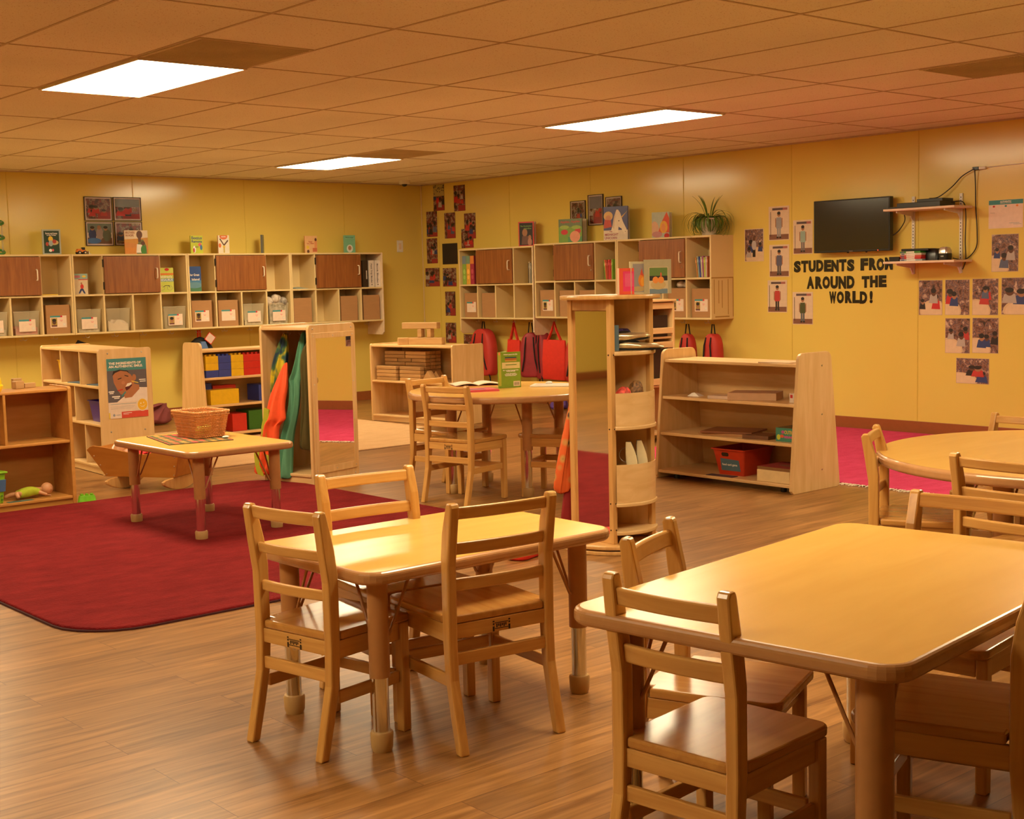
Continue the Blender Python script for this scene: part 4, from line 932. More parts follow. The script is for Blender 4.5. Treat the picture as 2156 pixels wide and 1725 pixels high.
for x, c, l, tx in ((-.985,(.04,.025,.015),'black ring binder at the left of three in the last back wall cubby',None),(-.905,(.70,.62,.55),'white ring binder in the middle of three','Field Trip Binder'),(-.826,(.74,.66,.60),'white ring binder at the right of three against the cubby side','Book Binder')):
    b = MB().box(-.034,.034,-.12,.12,0,.285, pm(*c,.3)); 
    if tx: b.text(tx, .026, Matrix.Translation((-.002,-.1205,.145)) @ Matrix.Rotation(math.pi/2,4,'X') @ Matrix.Rotation(-math.pi/2,4,'Z'), pm(*DRK), .0004, .0002, width=.21); b.box(-.006,.006,-.1212,-.1205,.02,.03, pm(*DRK))
    else: art(b, [(R4(.6,.8,.3,.62),(.55,.5,.45))], -.034,.034,0,.285,-.12)
    o = b.build('ring_binder', loc=(x,-.15,ZM), bevel=.002); tag(o, l, 'binder', 'ring binders')
for x, s_, l in ((-4.48,1,'thin yellow book lying flat in a back wall cubby'),(-1.80,0,'loose papers lying in a back wall cubby')):
    if s_: o = MB().box(-.09,.09,-.08,.08,0,.008, pm(*YEL)).build('flat_book', loc=(x,-.2,ZM), rz=.05)
    else:
        o = MB().hex([(-.08,-.08,0),(.08,-.08,0),(.08,.08,0),(-.08,.08,0)],[(-.08,-.08,.004),(.08,-.08,.002),(.08,.08,.02),(-.08,.08,.012)], pm(.35,.42,.36)).build('loose_papers', loc=(x,-.2,ZM), rz=.1)
    tag(o, l, 'paper')

# ---- cubby bins
CLR = mat('cloudy_plastic', (.85,.74,.50), .25, alpha=.20, noise=(0,1,(1,1,1)))
def card_shapes(face): 
    S = [(R4(0,.62,.86,1),(.06,.27,.28)),(R4(.62,.74,.86,1),(.65,.03,.05)),(R4(.58,.78,.60,.63),PNK),(R4(.62,.74,.52,.55),PNK),(ellp(.85,.25,.09,.12),(.66,.66,.62)),(ellp(.85,.25,.07,.09),(.80,.70,.60))]
    if face: S += [(R4(.05,.42,.08,.80),(.45,.30,.06)),(ellp(.24,.46,.12,.19),face),(ellp(.24,.62,.13,.13),DRK),(R4(.08,.40,.08,.22),(.15,.05,.05))]
    return S
def cbox(label, x, wall, kind, w=.235, h=.262, face=None, card=True, fill=None, zf=.8925, tilt=0, dpt=.02):
    loc = (x,-.292+dpt,zf) if wall == 'b' else (-.292+dpt,x,zf); rz = 0 if wall == 'b' else MP
    if kind == 'card':
        t = thing('cardboard_box', label, 'box', loc, rz+R_(tilt), 'cubby boxes')
        MB().box(-w/2,w/2,0,.24,0,h, CARD).build('box', t, bevel=.002)
        y = -.0006
    else:
        t = thing('plastic_bin', label, 'bin', loc, rz, 'cubby boxes')
        b = MB(); w1, w0 = w/2, w/2-.014
        for s_ in ((-1,),):
            b.hex([(-w0,.008,.0),(w0,.008,.0),(w0,.011,.0),(-w0,.011,.0)],[(-w1,0,h),(w1,0,h),(w1,.003,h),(-w1,.003,h)], CLR)
            b.hex([(-w0,.23,.0),(w0,.23,.0),(w0,.233,.0),(-w0,.233,.0)],[(-w1,.237,h),(w1,.237,h),(w1,.24,h),(-w1,.24,h)], CLR)
            for sx in (-1,1): b.hex([(sx*w0,.011,0),(sx*(w0-.003),.011,0),(sx*(w0-.003),.23,0),(sx*w0,.23,0)][::sx],[(sx*w1,.003,h),(sx*(w1-.003),.003,h),(sx*(w1-.003),.237,h),(sx*w1,.237,h)][::sx], CLR)
            b.box(-w0,w0,.011,.23,0,.003, CLR)
        b.build('tub', t)
        b = MB(); 
        for q in ((-w1-.003,w1+.003,-.004,.0),(-w1-.003,w1+.003,.24,.244)): b.box(q[0],q[1],q[2],q[3],h-.008,h, CLR)
        b.build('rim', t)
        y = -.001
        if fill:
            c, hh = fill; n = 7; b = MB(); vv = []
            for i in range(n+1):
                for j in range(n+1): vv.append((-w0+.006+(2*w0-.012)*i/n, .016+.20*j/n, hh*(.7+.5*rng.random())))
            k0 = len(vv); vv += [(p[0],p[1],.004) for p in vv]
            fs = [(i*(n+1)+j,(i+1)*(n+1)+j,(i+1)*(n+1)+j+1,i*(n+1)+j+1) for i in range(n) for j in range(n)]
            for i in range(n): fs += [(i*(n+1),(i+1)*(n+1),k0+(i+1)*(n+1),k0+i*(n+1)),(i*(n+1)+n,(i+1)*(n+1)+n,k0+(i+1)*(n+1)+n,k0+i*(n+1)+n),(i,i+1,k0+i+1,k0+i),(n*(n+1)+i,n*(n+1)+i+1,k0+n*(n+1)+i+1,k0+n*(n+1)+i)]
            b.add(vv, fs, c); b.build('contents', t)
    if card:
        b = MB(); cw, chh = .150, .108; cz = h*.42 if kind == 'card' else h*.40; yy = y if kind == 'card' else -.004
        b.box(-cw/2, cw/2, yy-.001, yy, cz-chh/2, cz+chh/2, pm(.82,.64,.50)); art(b, card_shapes(face), -cw/2, cw/2, cz-chh/2, cz+chh/2, yy-.001); b.build('name_card', t)
    return t
PINKST = mat('pink_cloth', (.60,.10,.12), .9, noise=(.3,40,(1,1,1))); SOCK = mat('pale_cloth', (.62,.52,.42), .9, noise=(.3,40,(1,1,1)), bump=.8, bscale=60); ZEB = mat('black_white_cloth', (.30,.26,.22), .9, noise=(.9, 22, (1,3,1)), bump=.6, bscale=50)
cw4 = 1.157/4
def bx(k): return -5.410+cw4*(k+.5)+.004+(.003 if k > 3 else 0)
cbox('clear bin cut off at the far left edge of the picture', bx(1)+.0, 'b', 'bin', h=.213, fill=(SOCK,.06))
cbox('clear bin of pink clothes with a white name card, near the left edge', bx(2), 'b', 'bin', h=.213, fill=(PINKST,.07))
cbox('cardboard box with a boy photo card, left end of the back wall cubbies', bx(3), 'b', 'card', w=.220, face=SK2, tilt=-3)
cbox('clear bin with a blank name card and nothing behind it', bx(4), 'b', 'bin', h=.213, fill=(SOCK,.03))
cbox('clear bin with white papers and no name card', bx(5), 'b', 'bin', h=.213, card=False, fill=(pm(.70,.58,.48),.09))
cbox('clear bin with a girl photo card', bx(7), 'b', 'bin', h=.213, face=SKN)
cbox('cardboard box with a girl photo card on the back wall', bx(8), 'b', 'card', w=.215, face=SK2, tilt=-2)
cbox('cardboard box with a plain name card on the back wall', bx(9), 'b', 'card', w=.215, h=.258, tilt=-2)
cbox('clear bin with a name card and pale socks inside', bx(10), 'b', 'bin', h=.213, fill=(SOCK,.04))
zb = cbox('clear bin overflowing with black and white patterned cloth', bx(11), 'b', 'bin', h=.213, fill=(ZEB,.19))
b = MB()
for k in range(9): b.ell((-.085+.02*k+rng.uniform(-.01,.01), .03+.05*rng.random(), .205+.05*rng.random()), (.045,.05,.05), ZEB if k % 3 else SOCK, 10, 8)
b.build('bundled_cloth', zb, smooth=True)
cbox('plain cardboard box without a card beside the locker top', bx(12), 'b', 'card', w=.215, h=.255, card=False)
cbox('plain cardboard box second from the right end of the back wall', bx(14), 'b', 'card', w=.205, h=.262, card=False, tilt=-2.5)
cbox('plain cardboard box at the right end of the back wall', bx(15), 'b', 'card', w=.205, h=.265, card=False, tilt=-2.5)
c1_ = 1.168/4
cbox('cardboard box with a blank card in the corner cubby of the right wall', -1.017-c1_*.5-.008, 'r', 'card', w=.230, h=.256, zf=.8995, dpt=.03)
cbox('plain cardboard box second from the corner on the right wall', -1.017-c1_*1.5-.008, 'r', 'card', w=.235, h=.254, card=False, zf=.8995, dpt=.03)
c2_ = 1.133/4
cbox('cardboard box with a photo card in the middle right wall cubbies', -2.222-c2_*.5-.008, 'r', 'card', w=.225, h=.262, face=SK2, zf=.9145, dpt=.03)
cbox('plain cardboard box above the tower top, middle right wall cubbies', -2.222-c2_*1.5-.008, 'r', 'card', w=.225, h=.255, card=False, zf=.9145, dpt=.03)
cbox('plain cardboard box mostly hidden behind the tower top', -2.222-c2_*2.5-.008, 'r', 'card', w=.225, h=.255, card=False, zf=.9145, dpt=.03)
bc = cbox('cardboard box with cream fluff on top, partly hidden by the book rack', -3.376-c2_*2.5-.008, 'r', 'card', w=.225, h=.262, face=DRK, zf=.9145, dpt=.03)
cbox('cardboard box with a smiling child photo card, last on the right wall', -3.376-c2_*3.5-.008, 'r', 'card', w=.225, h=.256, face=SKN, zf=.9145, dpt=.03)
cbox('clear bin of cream socks behind the tower top', -3.376-c2_*1.5-.008, 'r', 'bin', w=.235, h=.21, card=False, fill=(SOCK,.12), zf=.9145, dpt=.03)
b = MB()
for k in range(8): b.ell((-.05+.02*k, .06+.05*rng.random(), .285+.02*rng.random()), (.035,.04,.03), SOCK, 10, 8)
o = b.build('cream_sock', smooth=True, loc=bc.location, rz=MP); tag(o, 'bundle of cream cloth on a cardboard box in a right wall cubby', 'cloth')

# ---- books and plant on the right wall cubbies
def rw(y, z, x=-.15): return (x, y, z)
book('red bordered chapter book standing open at the corner end of the right cubbies', .180, .250, .010, (.62,.04,.03), rw(-1.945,1.6205), MP+R_(18),
  [(R4(.06,.94,.05,.95),DRK),(ellp(.42,.56,.17,.16),SKN),([(.2,.08),(.75,.08),(.65,.42),(.25,.42)],(.16,.07,.05)),(ellp(.74,.36,.10,.10),SKN),(ellp(.74,.18,.14,.16),(.45,.2,.14)),(R4(.0,1,.0,.05),RED)],
  [('The Graduation',.02,.5,.82,(.2,.35,.08),.75),('of Jake Moon',.02,.6,.72,(.2,.35,.08),.5)], fan=22, name='chapter_book')
book('green apple picture book standing open on the right cubbies', .285, .232, .010, (.14,.20,.09), rw(-2.60,1.6345), MP+R_(10),
  [(R4(0,1,0,.66),(.20,.36,.06)),(R4(.4,1,.0,.25),(.10,.30,.12)),(ellp(.25,.45,.15,.11),(.6,.04,.05)),(ellp(.82,.48,.13,.12),(.6,.05,.06)),(ellp(.7,.25,.22,.24),(.78,.32,.20)),(ellp(.25,.66,.2,.08),(.35,.48,.10)),(ellp(.75,.64,.2,.08),(.35,.48,.10))],
  [('Apples, Apples',.03,.5,.88,(.60,.10,.08),.84)], fan=20, name='picture_book')
book('tall white horned horse picture book standing open on the right cubbies', .27, .318, .012, (.06,.06,.20), rw(-3.235,1.6345,-.16), MP+R_(12),
  [(R4(0,1,0,.30),(.74,.62,.50)),([(0,.3),(.45,.3),(.9,.1),(1,.25),(1,0),(0,0)],(.74,.62,.50)),([(.30,.26),(.40,.52),(.48,.74),(.54,.90),(.61,.90),(.70,.80),(.80,.55),(.95,.32),(.94,.22),(.85,.18),(.74,.34),(.62,.40),(.60,.22)],(.84,.72,.58)),([(.36,.40),(.44,.70),(.52,.86),(.50,.70),(.46,.5),(.44,.32)],(.70,.55,.40)),(ellp(.90,.25,.015,.012),BRN),(ellp(.20,.72,.19,.14),(.72,.48,.20)),(ellp(.20,.64,.12,.11),(.62,.30,.18)),([(0,.36),(.34,.40),(.30,.60),(.05,.62)],(.55,.08,.06)),([(.72,.68),(.76,.65),(1,.86)],(.66,.42,.16)),(ellp(.64,.57,.02,.02),DRK)],
  [('MIDNIGHT',.03,.33,.17,(.40,.08,.12),.56),('UNICORN',.03,.30,.07,(.40,.08,.12),.50),('THE',.012,.3,.26,(.40,.08,.12),.12)], fan=38, name='picture_book')
book('colourful picture book with a glowing flame shape, standing open left of the plant', .185, .235, .010, (.45,.50,.42), rw(-3.80,1.6345), MP+R_(12),
  [(ellp(.15,.35,.25,.3),(.70,.42,.28)),([(.35,.2),(.55,.6),(.85,1),(1,.75),(1,.2)],(.70,.10,.05)),(ellp(.68,.42,.22,.24),(.80,.42,.05)),(ellp(.66,.40,.12,.16),(.78,.30,.10)),(ellp(.3,.14,.3,.12),(.55,.25,.25)),(ellp(.85,.08,.15,.1),RED)], fan=46, name='picture_book')
# spider plant
t = thing('spider_plant', 'green spider plant in a white pot trailing over the right cubbies', 'plant', (-.17,-4.395,1.6345))
MB().lathe([(.001,0),(.062,0),(.088,.135),(.094,.138),(.094,.150),(.082,.150),(.080,.12),(.001,.12)], mat('white_pot', (.68,.56,.42), .5), 28).build('pot', t, smooth=True)
MB().cyl((0,0,.115),(0,0,.128), .078, None, mat('potting_soil', (.04,.02,.01), .9), 20).build('soil', t)
LEAF = mat('spider_leaf', (.10,.17,.02), .45, noise=(.35, 12, (1,1,1))); b = MB()
for k in range(120):
    a = rng.uniform(0,2*math.pi); L = rng.uniform(.18,.38); up = rng.uniform(.5,1.6); drop = rng.uniform(1.1,1.9)
    if k % 14 == 0: up = 1.9; drop = .35; L = .26
    P = []; n = 9; x, y, z = .03*math.cos(a), .03*math.sin(a), .13; an = up*.75
    for i in range(n+1):
        P.append((x,y,z)); s_ = L/n; x += s_*math.cos(an)*math.cos(a); y += s_*math.cos(an)*math.sin(a); z += s_*math.sin(an); an -= drop*2.6/n
    rings = []
    for i, p in enumerate(P):
        wd = .0055*math.sin(math.pi*(.12+.86*i/n)); dx, dy = -math.sin(a)*wd, math.cos(a)*wd
        pz = max(p[2], .01) if math.hypot(p[0], p[1]) < .13 and p[0] > -.13 else p[2]
        px = min(p[0], .15)
        rings += [(px-dx,p[1]-dy,pz),(px,p[1],pz-.0015),(px+dx,p[1]+dy,pz)]
    b.add(rings, [(3*i+j,3*i+j+1,3*i+3+j+1,3*i+3+j) for i in range(n) for j in range(2)], LEAF)
b.build('foliage', t, smooth=True)
# contents of right wall top cells
for k, (c1_, c2_2) in enumerate([((.18,.24,.30),(.25,.40,.06)),((.18,.30,.20),(.72,.38,.05)),((.72,.24,.05),(.38,.03,.06))]):
    y = -1.068-.066*k
    b = MB().box(-.031,.031,-.09,.13,0,.30, pm(*c2_2)); art(b, [(R4(0,1,.72,1),c1_),(ellp(.5,.45,.3,.09),tuple(min(1,c*1.35+.05) for c in c2_2)),(ellp(.5,.25,.3,.07),tuple(min(1,c*1.3+.04) for c in c2_2))], -.031,.031,0,.30,-.09)
    o = b.build('magazine_file', loc=(-.175,y,1.2475), rz=MP, bevel=.002)
    tag(o, ['green magazine file at the left of three in the corner cubby','yellow magazine file in the middle of three','dark red magazine file at the right of three'][k], 'magazine file', 'magazine files')
o = MB().box(-.006,.006,-.1,.1,0,.27, pm(*DRK)).build('black_book', loc=(-.18,-1.285,1.2475), rz=MP); tag(o, 'thin black book squeezed between the magazine files and the cubby door', 'book')
def row(y0, specs, z, grp, lab, dirn=-1, x=-.17):
    y = y0
    for k, (w_, h_, c, ln, nm) in enumerate(specs):
        b = MB().box(-w_/2, w_/2, -.08, .08, 0, h_, pm(*c)); art(b, [(R4(.1,.9,.72,.86),tuple(min(.8,q*1.5+.1) for q in c))], -w_/2, w_/2, 0, h_, -.08)
        o = b.build('slim_book', loc=(x,y-w_/2,z+abs(math.sin(R_(ln)))*w_/2), rz=MP); o.rotation_euler = (0,R_(0),MP); 
        o.rotation_euler[1] = 0; o.rotation_mode = 'XYZ'
        o.matrix_basis = Matrix.Translation(o.location) @ Matrix.Rotation(MP,4,'Z') @ Matrix.Rotation(R_(ln),4,'Y')
        tag(o, lab % nm, 'book', grp); y -= w_+.003+h_*abs(math.sin(R_(ln)))*.12
row(-2.075, [(.008,.20,DRK,0,'black'),(.010,.215,(.6,.5,.35),0,'cream'),(.006,.19,(.1,.06,.04),0,'brown'),(.008,.20,(.45,.48,.40),0,'grey green')], 1.2485, 'slim books', 'thin %s book at the right of the corner cubby unit')
o = MB().box(-.006,.006,-.07,.07,0,.185, pm(.40,.03,.02)).build('slim_book', loc=(-.21,-2.452,1.2665), rz=MP+R_(55)); tag(o, 'red and brown picture book peeking out beside a cubby door', 'book')
row(-3.165, [(.010,.175,(.2,.4,.04),-4,'green'),(.018,.185,(.55,.10,.03),-6,'orange red'),(.014,.18,(.45,.05,.03),-5,'dark red'),(.018,.185,(.60,.04,.04),-3,'bright red'),(.012,.18,(.5,.08,.05),0,'brick red'),(.010,.19,(.25,.45,.05),0,'lime')], 1.2675, 'red books', '%s slim book in the red group above the tower books')
row(-4.318, [(.012,.175,(.5,.2,.04),-7,'orange'),(.010,.185,(.3,.4,.35),-6,'grey'),(.014,.18,(.05,.08,.3),-6,'blue'),(.012,.18,(.65,.55,.4),-4,'cream'),(.010,.185,(.4,.1,.25),-3,'purple'),(.012,.175,(.5,.55,.08),-2,'lime'),(.012,.18,(.66,.58,.45),0,'white'),(.010,.18,(.45,.12,.05),0,'brown')], 1.2690, 'slim books under the plant', '%s slim book in the cubby under the spider plant')

# ------------------------------------------------------------------ bags on the right wall hooks
def hem(rings):
    if rings[-1][2] < rings[0][2]:
        a, b = rings[-1], rings[-2]; return list(rings[:-1])+[(a[0],a[1],a[2],max(a[3],b[3]*.92),max(a[4],b[4]*.8))]
    return rings
def cloth(name, label, cat, rings, m, th=None, grp=None, loc=(0,0,0), rz=0, parent=None, folds=5, amp=.10, seed=0):
    """rings: (cx, cy, z, half width x, half depth y); wavy folded tube of cloth"""
    rg = random.Random(seed); ph = rg.uniform(0,6); n = 56; R = []; rings = hem(rings)
    for i, (cx, cy, z, hx, hy) in enumerate(rings):
        ring = []; jx = 1+amp*rg.uniform(-.7,.7)
        for k in range(n):
            a = 2*math.pi*k/n; u = math.cos(a); w_ = math.sin(folds*1.15*u+ph+i*.35)+.5*math.sin(folds*2.3*u+ph*1.7-i*.5)
            f = 1+amp*.5*math.sin(3*a+ph+i*.6)
            ring.append((cx+hx*jx*u*f, cy+hy*math.sin(a)*f+min(hy,.03)*amp*8*w_*(1-u*u)**.5*.5, z+amp*.05*math.sin(3*a+i)))
        R.append(ring)
    b = MB().loft(R, m); o = b.build(name, parent, smooth=True, loc=loc, rz=rz, sub=1)
    if not parent: tag(o, label, cat, grp)
    return o
REDC = mat('red_nylon', (.52,.035,.025), .6, noise=(.12,8,(1,1,1)), bump=.3, bscale=30); RED2 = mat('bright_red_felt', (.72,.03,.012), .75); MARC = mat('maroon_nylon', (.33,.022,.03), .55, noise=(.2,9,(1,1,1)), bump=.4, bscale=25)
def backpack(label, y, zt, w, h, d=.15, m=REDC, x=-.16, rz=0, name='backpack', hook=.86):
    t = thing(name, label, 'bag', (x,y,zt-h), MP+R_(rz)); n = 7; rings = []
    for z, s_ in ((0,.72),(.02,.86),(.10,1),(.30,1),(.55,.98),(.75,.90),(.88,.74),(.95,.55),(.99,.30),(1,.08)):
        rings.append([(px*s_, py*(.55+.45*s_), z*h) for px, py in rrect(-w/2,w/2,-d/2,d/2,d*.42,5)])
    MB().loft(rings, m).build('pack', t, smooth=True, sub=1)
    for sx in (-1,1):
        MB().tube([(sx*w*.16,-d*.42,h*.90),(sx*w*.19,-d*.56,h*.70),(sx*w*.24,-d*.57,h*.40),(sx*w*.34,-d*.52,h*.14)], .007, BLACKC, 6).build('piping', t, smooth=True)
    MB().tube([(-.025,0,h*.97),(-.012,0,hook-zt+h-.01),(.012,0,hook-zt+h-.01),(.025,0,h*.97)], .006, BLACKC, 8).build('grab_loop', t, smooth=True)
    MB().tube([(w*.34,-d*.4,h*.14),(w*.40,-d*.3,-.02),(w*.38,-d*.25,-.16)], .007, BLACKC, 6).build('strap', t, smooth=True)
    return t
backpack('large red backpack with black piping on the hook nearest the corner', -1.235, .775, .37, .50)
def tote(label, y, zt, w, h, m, hook=.86, d=.05, x=-.16, rz=0):
    t = thing('tote_bag', label, 'bag', (x,y,zt-h), MP+R_(rz))
    b = MB(); rings = []
    for z, s_, dd in ((0,.97,d*.7),(.05,1,d),(.5,1.02,d*1.1),(.97,.92,d*.5),(1,.90,d*.35)):
        rings.append([(px*s_, py, z*h+.006*math.sin(px*40)) for px, py in rrect(-w/2,w/2,-dd/2,dd/2,dd*.45,4)])
    b.loft(rings, m).build('sack', t, smooth=True)
    for sy in (-1,1): MB().tube([(-w*.28,sy*d*.2,h-.01),(-w*.10,sy*.006,(h+hook-zt+h)*.5),(0,0,hook-zt+h),(w*.10,sy*.006,(h+hook-zt+h)*.5),(w*.28,sy*d*.2,h-.01)], .009, m, 6).build('handle', t, smooth=True)
    return t
tote('narrow bright red felt tote bag between the red backpacks', -1.73, .665, .21, .34, RED2)
backpack('dark red crumpled backpack hanging under the cubby joint', -1.99, .745, .24, .46, .14, MARC, rz=35)
backpack('maroon backpack hanging behind the dark red one', -2.14, .77, .22, .50, .12, MARC, rz=-25, x=-.13)
tote('wide bright red felt tote bag with long handles right of the maroon packs', -2.345, .675, .30, .40, RED2, rz=10)
backpack('red backpack beside the tower edge behind a blue cloth', -2.68, .72, .26, .46, .14, REDC, rz=20)
cloth('blue_jacket', 'blue cloth hanging next to the tower edge', 'jacket', [(0,0,.40,.03,.02),(0,0,.33,.07,.03),(.0,0,.2,.11,.04),(.02,0,.08,.13,.04),(.03,0,.0,.05,.03)], mat('royal_blue_cloth', (.03,.05,.20), .8), loc=(-.24,-2.75,.33), rz=MP, seed=2)
backpack('small dark red backpack to the right of the book rack', -4.12, .765, .17, .36, .12, REDC, rz=10)
bp2 = backpack('red backpack with white script lettering, last on the right wall hooks', -4.42, .77, .20, .34, .13, REDC, rz=-8)
b = MB(); b.text('Char', .05, TM(.02,-.079,.07), pm(*WHT), 0, .0004); b.build('stitched_name', bp2)
cloth('purple_cloth', 'purple cloth dropped on the floor far behind the round table', 'cloth', [(0,0,.0,.09,.07),(0,0,.04,.10,.08),(.01,.0,.09,.07,.05),(.02,0,.13,.03,.03)], mat('purple_cloth', (.10,.04,.25), .8), loc=(-.35,-2.60,.004), seed=5, amp=.22)
cloth('maroon_jacket', 'dusty maroon jacket lying on the floor between the two tall cabinets', 'jacket', [(0,0,0,.24,.14),(0,0,.05,.25,.14),(.03,0,.11,.20,.11),(.10,0,.15,.12,.07),(.20,0,.19,.05,.04)], mat('maroon_jacket_cloth', (.25,.055,.055), .85, bump=.6, bscale=18), loc=(-3.70,-.48,.006), seed=8, amp=.30)
t = thing('blue_backpack', 'black and blue child bag with a white tag behind the brick shelf', 'bag', (-2.93,-.17,.45))
MB().loft([[(px*s_,py*s_,z) for px,py in rrect(-.14,.14,-.07,.07,.05,4)] for z,s_ in ((0,.9),(.05,1),(.2,1),(.28,.75),(.33,.35),(.345,.1))], BLACKC).build('sack', t, smooth=True)
MB().loft([[(px*s_*.45,-.04+py*s_*.8-.02,z) for px,py in rrect(-.14,.14,-.07,.07,.05,4)] for z,s_ in ((.02,.85),(.2,.9),(.30,.4))], mat('sky_blue_cloth', (.10,.17,.35), .8)).build('front_panel', t, smooth=True)
MB().tube([(-.02,0,.33),(-.015,0,.41),(.005,0,.41),(.01,0,.33)], .008, RED2, 8).build('strap', t, smooth=True)
MB(Matrix.Translation((.07,-.085,.33)) @ Matrix.Rotation(R_(40),4,'Y')).box(-.045,.045,-.002,.002,-.045,.045, RED2).box(-.039,.039,-.003,-.0021,-.039,.039, pm(.7,.5,.42)).build('tag', t)
cloth('plastic_bag', 'cloudy clear plastic bag hanging behind the brick shelf', 'bag', [(0,0,.36,.008,.008),(0,0,.30,.03,.02),(0,0,.18,.075,.04),(0,0,.06,.10,.05),(0,0,0,.07,.04)], mat('clear_bag', (.75,.68,.58), .25, alpha=.45), loc=(-2.02,-.17,.47), seed=4, folds=9)
o = MB().tube([(0,0,0),(.04,0,.05),(.12,-.02,.02),(.16,-.02,-.12)], [.02,.035,.03,.01], BLACKC, 10).build('black_hood', smooth=True, loc=(-4.22,-.19,.74)); tag(o, 'black hood of a coat hanging behind the compartment cabinet', 'coat')

# ------------------------------------------------------------------ costumes in the dress-up locker (locker frame)
LOC = DU.location; RZ = DU.rotation_euler[2]
TIE = bpy.data.materials.new('tie_dye'); TIE.use_nodes = True; nt = TIE.node_tree; bs = nt.nodes['Principled BSDF']; tc = nt.nodes.new('ShaderNodeTexCoord')
n1 = nt.nodes.new('ShaderNodeTexNoise'); n1.inputs['Scale'].default_value = 5; n1.inputs['Distortion'].default_value = 1.5; nt.links.new(tc.outputs['Object'], n1.inputs[0])
cr = nt.nodes.new('ShaderNodeValToRGB'); e = cr.color_ramp.elements; e[0].position = .40; e[0].color = (.02,.05,.09,1); e[1].position = .60; e[1].color = (.75,.55,.02,1); q = e.new(.5); q.color = (.08,.18,.06,1)
nt.links.new(n1.outputs[0], cr.inputs[0]); nt.links.new(cr.outputs[0], bs.inputs['Base Color']); bs.inputs['Roughness'].default_value = .8
cloth('tie_dye_shirt', 'yellow and dark green tie-dye costume on the left locker hook', 'costume', [(.095,.15,.975,.012,.012),(.092,.14,.94,.022,.018),(.080,.13,.86,.040,.026),(.060,.12,.76,.060,.032),(.050,.11,.68,.060,.032),(.045,.10,.60,.050,.030),(.04,.10,.54,.03,.02)], TIE, loc=LOC, rz=RZ, seed=3, amp=.16, folds=7)
ov = thing('safety_vest', 'bright orange vest with yellow-green stripes hanging out of the locker', 'costume', LOC, RZ)
ORC = mat('fluorescent_orange', (.90,.10,.02), .75, bump=.2, bscale=20); YGS = mat('yellow_green_stripe', (.42,.42,.02), .7)
rg = [(.185,.05,.79,.008,.008),(.188,.03,.755,.020,.014),(.190,.01,.70,.034,.022),(.182,.0,.64,.050,.028),(.168,-.02,.57,.062,.032),(.155,-.03,.50,.072,.034),(.150,-.03,.44,.086,.036),(.142,-.03,.415,.088,.036),(.105,-.03,.395,.070,.034),(.090,-.03,.32,.082,.036),(.070,-.03,.22,.092,.036),(.050,-.03,.13,.090,.034),(.0,-.03,.05,.055,.022)]
cloth('vest_body', None, None, rg, ORC, parent=ov, seed=11, amp=.10, folds=5)
for pts_ in ([(.105,.50),(.098,.44),(.078,.38),(.070,.31),(.085,.25)], [(.010,.24),(.000,.19),(.005,.13),(.015,.09),(.025,.065)], [(.085,.20),(.11,.17),(.125,.15),(.12,.12)]):
    b = MB()
    for i in range(len(pts_)-1):
        (xa,za),(xb,zb) = pts_[i],pts_[i+1]; ya, yb_ = -.066, -.066; u = .022
        b.hex([(xa-u,ya-.002,za),(xa+u,ya-.002,za-.012),(xa+u,ya+.012,za-.012),(xa-u,ya+.012,za)][::-1],[(xb-u,yb_-.002,zb),(xb+u,yb_-.002,zb-.012),(xb+u,yb_+.012,zb-.012),(xb-u,yb_+.012,zb)][::-1], YGS)
    b.build('reflective_stripe', ov)
cloth('mint_shirt', 'long sea green shirt on the middle locker hook', 'costume', [(.262,.14,.985,.010,.010),(.264,.13,.95,.018,.014),(.264,.11,.88,.026,.020),(.256,.09,.78,.030,.022),(.238,.08,.70,.044,.028),(.222,.07,.675,.056,.028),(.240,.07,.64,.036,.026),(.236,.06,.50,.036,.026),(.215,.05,.42,.042,.028),(.190,.03,.32,.048,.030),(.178,.02,.22,.054,.032),(.172,.01,.12,.060,.032),(.175,.005,.07,.058,.030),(.185,.0,.035,.048,.024)], mat('sea_green_cloth', (.10,.30,.17), .8, bump=.3, bscale=14), loc=LOC, rz=RZ, seed=6, amp=.13, folds=5)
cloth('olive_jacket', 'olive green jacket on the right locker hook', 'costume', [(.360,.12,.96,.012,.012),(.35,.11,.91,.036,.022),(.335,.10,.84,.056,.030),(.33,.10,.72,.062,.032),(.335,.10,.60,.056,.034),(.33,.10,.46,.064,.036),(.315,.10,.34,.078,.038),(.305,.10,.26,.074,.036),(.30,.10,.215,.05,.03)], mat('olive_cloth', (.10,.075,.015), .85, bump=.3, bscale=14), loc=LOC, rz=RZ, seed=9, amp=.13, folds=6)
cloth('dark_blue_dress', 'dark blue costume deep inside the locker', 'costume', [(.20,.29,.90,.02,.02),(.22,.29,.70,.07,.03),(.24,.29,.50,.10,.035),(.26,.29,.30,.12,.035),(.26,.29,.24,.08,.03)], mat('navy_cloth', (.02,.025,.10), .85), loc=LOC, rz=RZ, seed=12)
